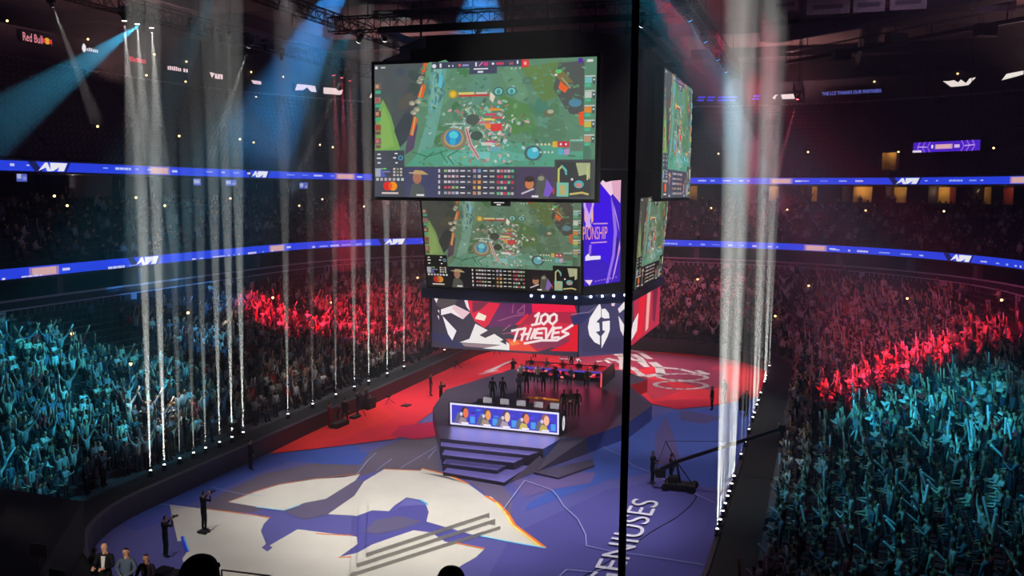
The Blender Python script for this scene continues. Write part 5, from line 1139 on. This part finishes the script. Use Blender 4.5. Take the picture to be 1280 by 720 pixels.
for i, (px, w, m, e) in enumerate(((967,1.1,m_warm,8),(1018,.6,m_warm,6),(1078,2.2,m_warm,11),(1125,1.5,m_warm,6),(1180,2.0,m_warm,9),(1191,.7,m_warm2,0),(1230,1.6,m_warm,8),(1266,2.2,m_warm2,5),(867,.9,m_warm,4))):
    X, n, tv = wall_panel(px, 243, 31.6); t = thing('suite_wall_panel', 'warm lit wall panel in the %s suite opening from the right columns' % ('first','second','third','fourth','fifth','sixth','seventh','eighth','far')[i], 'wall panel', (X.x, X.y, 14.05))
    k = MB(); k.add([tv*(sx*w/2)+n*ny+Vector((0,0,1.03+sz*1.0)) for ny in (0,.06) for sx, sz in ((-1,-1),(1,-1),(1,1),(-1,1))], ((0,1,2,3),(7,6,5,4),(0,4,5,1),(1,5,6,2),(2,6,7,3),(3,7,4,0))); k.build('panel', m, t)
    if e: lamp('POINT', 'suite_lamp_light', (X.x-n.x*.9, X.y-n.y*.9, 15.7), None, e*3.2, (1,.72,.36), radius=.08)
# concourse doorways with warm light, upper right and mid
for (px, py, d, w, h, l) in ((1115,202,26.2,1.6,1.9,'tall warm doorway glowing in the upper right seats'),(888,275,28.5,.7,1.6,'narrow warm doorway glowing in the far middle seats')):
    X, n, tv = wall_panel(px, py, d); t = thing('doorway', l, 'doorway', tuple(X)); k = MB(); k.add([tv*(sx*w/2)+n*ny+Vector((0,0,sz*h/2)) for ny in (-.6,0) for sx, sz in ((-1,-1),(1,-1),(1,1),(-1,1))], ((4,5,6,7),(0,3,7,4),(1,5,6,2),(2,6,7,3))); k.build('surround', m_warm, t); lamp('POINT', 'doorway_light', tuple(X-n*.5+Vector((0,0,h*.42))), None, 9, (1,.75,.4), radius=.06)
# little warm lamps on stairs and rails
m_bulb = mat('warm_bulb', (255,220,150), .4, emit=(255,214,130), es=5)
lb = MB(); lb.ball((0,0,0), .10, 8, 6); lbm = lb.mesh('bulb'); lc = MB(); lc.box((0,0,.12),(.16,.16,.08)); lcm = lc.mesh('cap')
def bowl_hit(px, py, d0, z0, sl, h, lo, hi):
    r = ray(px, py); t = 18.0
    while t < 140:
        X = CP+r*t; o = dist(X.x, X.y)
        if lo < o < hi and X.z < z0+(o-d0)*sl+h: return X
        t += .15
    return None
LAMPS = [(68,245,'m'),(84,257,'m'),(170,247,'m'),(206,257,'m'),(288,248,'m'),(374,257,'m'),(403,249,'m'),(455,258,'m'),(984,262,'m'),(1082,263,'m'),(1180,264,'m'),(889,260,'m'),(90,417,'l'),(163,455,'l'),(235,391,'l'),(341,372,'l'),(413,378,'l'),(522,347,'l'),(872,349,'l'),(1011,357,'l'),(1134,373,'l'),(1252,375,'l'),(969,395,'l'),
  (122,158,'u'),(9,26,'u'),(110,49,'u'),(193,68,'u'),(233,77,'u'),(183,94,'u'),(232,102,'u'),(224,170,'u'),(300,174,'u'),(317,178,'u'),(416,184,'u'),(400,181,'u'),(354,96,'u'),(898,192,'u'),(1010,190,'u'),(1123,190,'u'),(1242,185,'u'),(1093,102,'u'),(1197,92,'u'),(314,90,'u'),(320,121,'u')]
zone = {'m': (22.6, 9.5, .647, 1.6, 22.5, 29.4), 'l': (2.2, .9, .341, 1.6, 2.2, 19.3), 'u': (24.6, 16.9, .647, 1.2, 24.6, 39.9)}
nm = {'m': 'small warm step lamp in the middle seating tier', 'l': 'small warm aisle lamp in the lower stand', 'u': 'small warm lamp high in the upper seating tier'}
cnt = {}; LO = {}
ORD.append('twenty-first')
for zc in 'mlu':
    for i, q in enumerate(sorted(l for l in LAMPS if l[2] == zc)): LO[q[:2]] = ORD[i]
for px, py, zc in LAMPS:
    X = bowl_hit(px, py, *zone[zc])
    if X is None:
        X = rayd(px, py, {'m':29.3,'l':19.1,'u':39.6}[zc])
    cnt[zc] = cnt.get(zc, 0)+1; t = thing('aisle_lamp', nm[zc]+', %s from the left' % LO[(px,py)], 'lamp', tuple(X), 0, nm[zc]+'s'); link('bulb', lbm, m_bulb, t); link('cap', lcm, m_black, t)
    k = MB(); k.tube((0,0,-.10),(0,0,-1.6 if zc != 'u' else -1.1),.02,n=5); k.build('post', m_steel, t)
    if zc == 'l': lamp('POINT', 'aisle_lamp_light', tuple(X), None, 5, (1,.72,.34), radius=.1)

# ------------------------------------------------------------------ roof catwalks and hung banners, upper right
m_ban = mat('banner_cloth', (150,140,138), .9, noise=.25, scale=3); m_ban2 = mat('banner_print', (96,88,92), .9)
def rf(px, py, z=29.5): v = at(px, py, 2, z); return Vector((v.x, v.y, z))
def catwalk(label, a, b_, w, h):
    t = thing('catwalk', label, 'catwalk', tuple(a)); k = MB(); k.bar((0,0,0), b_-a, w, h); k.build('deck', m_black, t)
    k = MB(); d = (b_-a); u = d.cross(Vector((0,0,1))).normalized()*(w/2)
    for s in (-1,1): k.tube(u*s+Vector((0,0,1.1)), d+u*s+Vector((0,0,1.1)), .04, n=5)
    n_ = int(d.length/2.5)
    for i in range(n_+1):
        for s in (-1,1): k.tube(d*(i/n_)+u*s, d*(i/n_)+u*s+Vector((0,0,1.1)), .03, n=5)
    k.build('handrail', m_steel, t)
    k = MB()
    for q in (.1,.5,.9): k.tube(d*q, d*q+Vector((0,0,32.6-a.z)), .04, n=5)
    k.build('hanger', m_steel, t)
catwalk('wide black roof catwalk crossing the upper right under the banners', rf(960,48,30.5), rf(1290,-14,30.5), 2.2, .8)
catwalk('thin dark roof catwalk below the wide one at upper right', rf(985,78,29.5), rf(1300,20,29.5), .5, .35)
catwalk('dark roof catwalk above the scoreboard at the top', rf(470,20,28.5), rf(760,8,28.5), 1.6, .5)
for i, (px, py) in enumerate(((1120,42),(1232,30),(1052,62))):
    a = rf(px, py, 29.4); t = thing('speaker_cluster', 'dark box hanging from the thin roof catwalk, %s' % ('middle','rightmost','leftmost')[i], 'speaker', tuple(a)); k = MB(); k.box((0,0,-.5),(1.6,1.0,1.0),.4); k.build('cabinet', m_black, t); k = MB(); k.tube((0,0,0),(0,0,.4),.04,n=5); k.build('hook', m_steel, t)
for i, (x0, x1, yb_) in enumerate(((965,998,14),(1008,1062,19),(1066,1106,16),(1112,1158,13),(1164,1180,8),(1218,1270,16))):
    a, b_ = at(x0, yb_, 1, 27), at(x1, yb_-1.5, 1, 27)
    t = thing('hanging_banner', 'pale cloth banner hanging under the roof at upper right, %s from the left' % ('first','second','third','fourth','fifth','sixth')[i], 'banner', (a.x, 27, a.z), 0, 'banners under the roof')
    w = b_.x-a.x; hgt = 32.6-a.z; k = MB(); k.box((w/2,0,hgt/2),(w,.03,hgt)); k.build('cloth', m_ban, t); k = MB()
    for q in range(2): k.box((w/2,-.03,hgt*(.25+.35*q)),(w*.7,.02,hgt*.14))
    k.build('print', m_ban2, t); k = MB(); k.tube((-.05,0,hgt),(w+.05,0,hgt),.04,n=6); k.build('rod', m_steel, t)
# ------------------------------------------------------------------ the crowd
POSES = [('up', None), ('vee', None), ('clap', None), ('stand', None), ('hold', None), ('sit', None),
         ('up', (((.24,.02,-.27),(.25,.08,-.50)), ((.28,.05,.20),(.30,.06,.47))))]
PNAME = ['raising both arms', 'spreading both arms high', 'clapping', 'standing with arms down', 'holding hands out in front', 'sitting', 'raising one arm']
SHIRTS = [((186,184,182),'white'),((140,138,140),'grey'),((70,70,78),'charcoal'),((34,34,40),'black'),((176,170,150),'cream'),((90,100,120),'slate blue'),((150,40,44),'red'),((120,110,96),'khaki')]
SW = [.14,.17,.22,.24,.08,.08,.04,.03]
def is_gap(d, s, tot):      # aisles every 11 m and a few dark entry mouths
    return (s % 11.0) < 1.15
class FullRing:
    def __init__(q, d):
        P, nU = ring(d, 16, 10); q.P = [Vector(p[0]) for p in P]; q.N = [Vector(p[1]) for p in P]; q.P.append(q.P[0]); q.N.append(q.N[0]); q.S = [0]
        for a, b in zip(q.P[:-1], q.P[1:]): q.S.append(q.S[-1]+(b-a).length)
    def at(q, x):
        import bisect
        i = min(max(bisect.bisect_right(q.S, x)-1, 0), len(q.P)-2); t = (x-q.S[i])/max(q.S[i+1]-q.S[i], 1e-6); return q.P[i].lerp(q.P[i+1], t), q.N[i].lerp(q.N[i+1], t).normalized()
VOMS = [(-26.6,-8.6,3.2),(-24.5,11,1.8),(26,-20,2.2),(24.5,3.2,1.6),(17.5,-29.5,2.6)]
people = []
for k in range(NROW-1):
    d = 2.2+.85*k+.40; z = .9+.29*k; q = FullRing(d); x = 0.3
    while x < q.S[-1]-.3:
        p, n = q.at(x); x += random.uniform(.50, .62)
        if p.y < -31.5+.2*k and abs(p.x) < 12+d*.35: continue          # near end left empty
        if p.x < -8 and p.y < -27.5: continue                             # dark near left corner
        a = math.atan2(p.y*.6, p.x)*40
        if (a % 9.0) < .62: continue
        if any(math.hypot(p.x-vx, p.y-vy) < vr for vx, vy, vr in VOMS): continue
        fill = .84 if k < 13 else .72 if k < 15 else .45 if k < 16 else .12
        if p.x > 10 and p.y < -6: fill = .90
        if random.random() > fill: continue
        pose = random.choices(range(7), [.10,.10,.20,.20,.18,.12,.10])[0]
        if p.x > 10 and p.y < -14: pose = random.choices(range(7), [.06,.07,.14,.26,.18,.22,.07])[0]
        people.append((p.x+n.x*random.uniform(-.22,.16)-n.y*random.uniform(-.1,.1), p.y+n.y*random.uniform(-.22,.16)+n.x*random.uniform(-.1,.1), z, math.atan2(n.x, -n.y)+random.uniform(-.35,.35), pose, random.choices(range(8), SW)[0], random.uniform(.92,1.05), k))
for k in range(8):
    d = 22.6+.85*k+.4; q = RingPath(d); x = .4
    while x < q.S[-1]:
        p, n = q.at(x); x += random.uniform(.55, .8)
        a = math.atan2(p.y*.6, p.x)*40
        if (a % 9.0) < .7 or random.random() > .5: continue
        people.append((p.x, p.y, 9.5+.55*k, math.atan2(n.x, -n.y)+random.uniform(-.3,.3), random.choices(range(7), [.02,.02,.08,.10,.10,.64,.04])[0], random.choice((1,2,2,3,3,3,5)), random.uniform(.92,1.05), 100+k))
vis = []
for i, P_ in enumerate(people):
    u, v, zc = proj((P_[0], P_[1], P_[2]+.9))
    if zc > 0 and -25 < u < 1305 and -20 < v < 745: vis.append((zc, i))
vis.sort(); solo = set(i for _, i in vis[:300])
# one of each pose as a full figure; copies share the mesh of pose and shirt
FIG = [figure(p, height=1.72, arms=a, sub=1, hands=True) for p, a in POSES]
MESH = {}
def crowd_mesh(pose, sh):
    if (pose, sh) not in MESH:
        r = random.Random(pose*31+sh); MESH[(pose, sh)] = body_mesh('spectator', FIG[pose], palette(SHIRTS[sh][0], r.choice(((30,32,44),(24,24,28),(54,60,80),(70,64,56))), r.choice(SKIN_T), r.choice(((30,24,22),(50,36,28),(20,18,18),(110,80,50)))))
    return MESH[(pose, sh)]
stm = MB(); stm.tube((0,0,-.10),(0,0,.52),.042,.050,8); stm.ball((0,0,.52),.05,8,4); stm.ball((0,0,-.10),.042,8,4); stme = stm.mesh('cheer_stick'); stme.materials.append(mat('stick_white', (196,196,202), .45))
ORD_ = ['first','second','third','fourth','fifth','sixth','seventh','eighth','ninth','tenth','eleventh','twelfth','thirteenth','fourteenth','fifteenth','sixteenth','seventeenth','eighteenth','nineteenth','twentieth']
def side_of(x, y): return 'right' if x > 0 else 'left'
seen = {}; todo = []
nst = 0
for i in sorted(solo):
    x, y, z, rz, pose, sh, sc_, k = people[i]
    row = ORD[min(k, 19)]+' row' if k < 100 else 'middle tier'
    base = '%s-topped spectator %s, %s of the %s stand' % (SHIRTS[sh][1], PNAME[pose], row, side_of(x, y))
    o = link('person', crowd_mesh(pose, sh), None, None, (x, y, z), rz); o.scale = (sc_,)*3
    tag(o, base, 'person', 'spectators of the %s stand' % side_of(x, y)); seen.setdefault(base, []).append((proj((x, y, z))[0], o))
    if pose in (0, 1, 6, 3) and random.random() < .34 and k < 100 and nst < 160:
        for n_ in (('L','R') if pose in (0, 1) else ('R',)):
            h, dr = FIG[pose][3][n_]; h = Vector(h)*sc_; dr = Vector(dr)
            if pose == 3: dr = Vector((0,.8,.5))
            dr = (dr+Vector((random.uniform(-.3,.3), random.uniform(-.2,.4), .3))).normalized(); R = Matrix.Rotation(rz, 3, 'Z')
            t = link('cheer_stick', stme, None, None, tuple(Vector((x, y, z))+R@h)); t.rotation_euler = (R@dr).to_track_quat('Z', 'Y').to_euler()
            lb_ = 'white inflatable stick held by %s-topped spectator, %s, %s stand' % (SHIRTS[sh][1], row, side_of(x, y))
            tag(t, lb_, 'cheering stick', 'white cheering sticks of the %s stand' % side_of(x, y)); seen.setdefault(lb_, []).append((proj(t.location)[0], t)); nst += 1
for lb_, lst in seen.items():
    if len(lst) > 1:
        lst.sort(key=lambda q: q[0])
        for i, (_, o) in enumerate(lst):
            w_ = 'leftmost' if i == 0 else 'rightmost' if i == len(lst)-1 else ORD[min(i, 19)]+' from left'
            o['label'] = '%s %s' % (w_, lb_)
# the rest of the crowd, too many to tell apart: low bodies joined into one object
rest = [people[i] for i in range(len(people)) if i not in solo]
TPL = []
for pose, a in POSES:
    V, F, Z, hold = figure(pose, height=1.72, arms=a, sub=0, hands=False)
    tri = [];zz = []
    for f, zn in zip(F, Z):
        for j in range(1, len(f)-1): tri.append((f[0], f[j], f[j+1])); zz.append(ZI[zn])
    V = [tuple(v) for v in V]
    if pose in ('up', 'vee'):
        s = MB()
        for n_ in 'LR':
            h, dr = hold[n_]; dr = (Vector(dr)+Vector((0,.1,.3))).normalized(); s.tube(h-dr*.08, h+dr*.5, .045, .05, 4)
        b0 = len(V); V += s.v
        for f in s.f:
            for j in range(1, len(f)-1): tri.append((f[0]+b0, f[j]+b0, f[j+1]+b0)); zz.append(5)
    TPL.append((np.array(V, dtype=np.float32), np.array(tri, dtype=np.int32), np.array(zz)))
LEGS = [(30,32,44),(24,24,28),(54,60,80),(70,64,56)]; HAIR = [(30,24,22),(50,36,28),(20,18,18),(110,80,50)]
VV = []; FF = []; CC = []; off = 0
for (x, y, z, rz, pose, sh, sc_, k) in rest:
    V, F, Z = TPL[pose]; c, s_ = math.cos(rz), math.sin(rz)
    W3_ = np.stack([V[:,0]*c-V[:,1]*s_, V[:,0]*s_+V[:,1]*c, V[:,2]], 1)*sc_+np.array([x, y, z], dtype=np.float32)
    stick = (186,186,192) if random.random() < .25 else SKIN_T[0]
    pal = np.array([s2l(q) for q in (random.choice(SKIN_T), random.choice(HAIR), SHIRTS[sh][0], random.choice(LEGS), (30,28,30), stick)], dtype=np.float32)
    VV.append(W3_); FF.append(F+off); CC.append(pal[Z]); off += len(V)
VV = np.concatenate(VV); FF = np.concatenate(FF); CC = np.concatenate(CC)
me = bpy.data.meshes.new('crowd'); me.vertices.add(len(VV)); me.vertices.foreach_set('co', VV.ravel()); me.loops.add(len(FF)*3); me.loops.foreach_set('vertex_index', FF.ravel())
me.polygons.add(len(FF)); me.polygons.foreach_set('loop_start', np.arange(0, len(FF)*3, 3, dtype=np.int32)); me.update(calc_edges=True)
a = me.attributes.new('Col', 'FLOAT_COLOR', 'FACE'); a.data.foreach_set('color', np.concatenate([CC, np.ones((len(CC),1), dtype=np.float32)], 1).ravel())
me.materials.append(m_col); co = link('crowd', me); co['kind'] = 'stuff'; co['label'] = 'dense cheering crowd filling the stands all round the floor'
print('crowd', len(people), 'solo', len(solo), 'tris', len(FF), 'sticks', nst)
# folding seats in rows, joined
sb = MB(); SEATV = []; SEATF = []; n0 = 0
bx = MB(); bx.box((0,.30,.62),(.46,.05,.46)); bx.box((0,.08,.42),(.44,.40,.05)); bv = np.array(bx.v, dtype=np.float32); bf = np.array(bx.f, dtype=np.int32)
def seats(q, z, step):
    global n0
    x = .3
    while x < q.S[-1]:
        p, n = q.at(x); x += step
        if (math.atan2(p.y*.6, p.x)*40 % 9.0) < .62: continue
        a = math.atan2(n.x, -n.y); a = math.atan2(-n.x, n.y); c, s_ = math.cos(a), math.sin(a)
        SEATV.append(np.stack([bv[:,0]*c-bv[:,1]*s_+p.x, bv[:,0]*s_+bv[:,1]*c+p.y, bv[:,2]+z], 1)); SEATF.append(bf+n0); n0 += len(bv)
for k in range(NROW): seats(FullRing(2.2+.85*k+.5), .9+.29*k, .56)
for k in range(8): seats(RingPath(22.6+.85*k+.5), 9.5+.55*k, .6)
for k in range(0, 18): seats(RingPath(24.6+.85*k+.5), 16.9+.55*k, .62)
SEATV = np.concatenate(SEATV); SEATF = np.concatenate(SEATF)
me = bpy.data.meshes.new('seats'); me.from_pydata(SEATV.tolist(), [], SEATF.tolist()); me.update(); so = link('seats', me, mat('seat_plastic', (44,30,36), .6)); so['kind'] = 'stuff'; so['label'] = 'dark folding seats in curved rows on every tier'
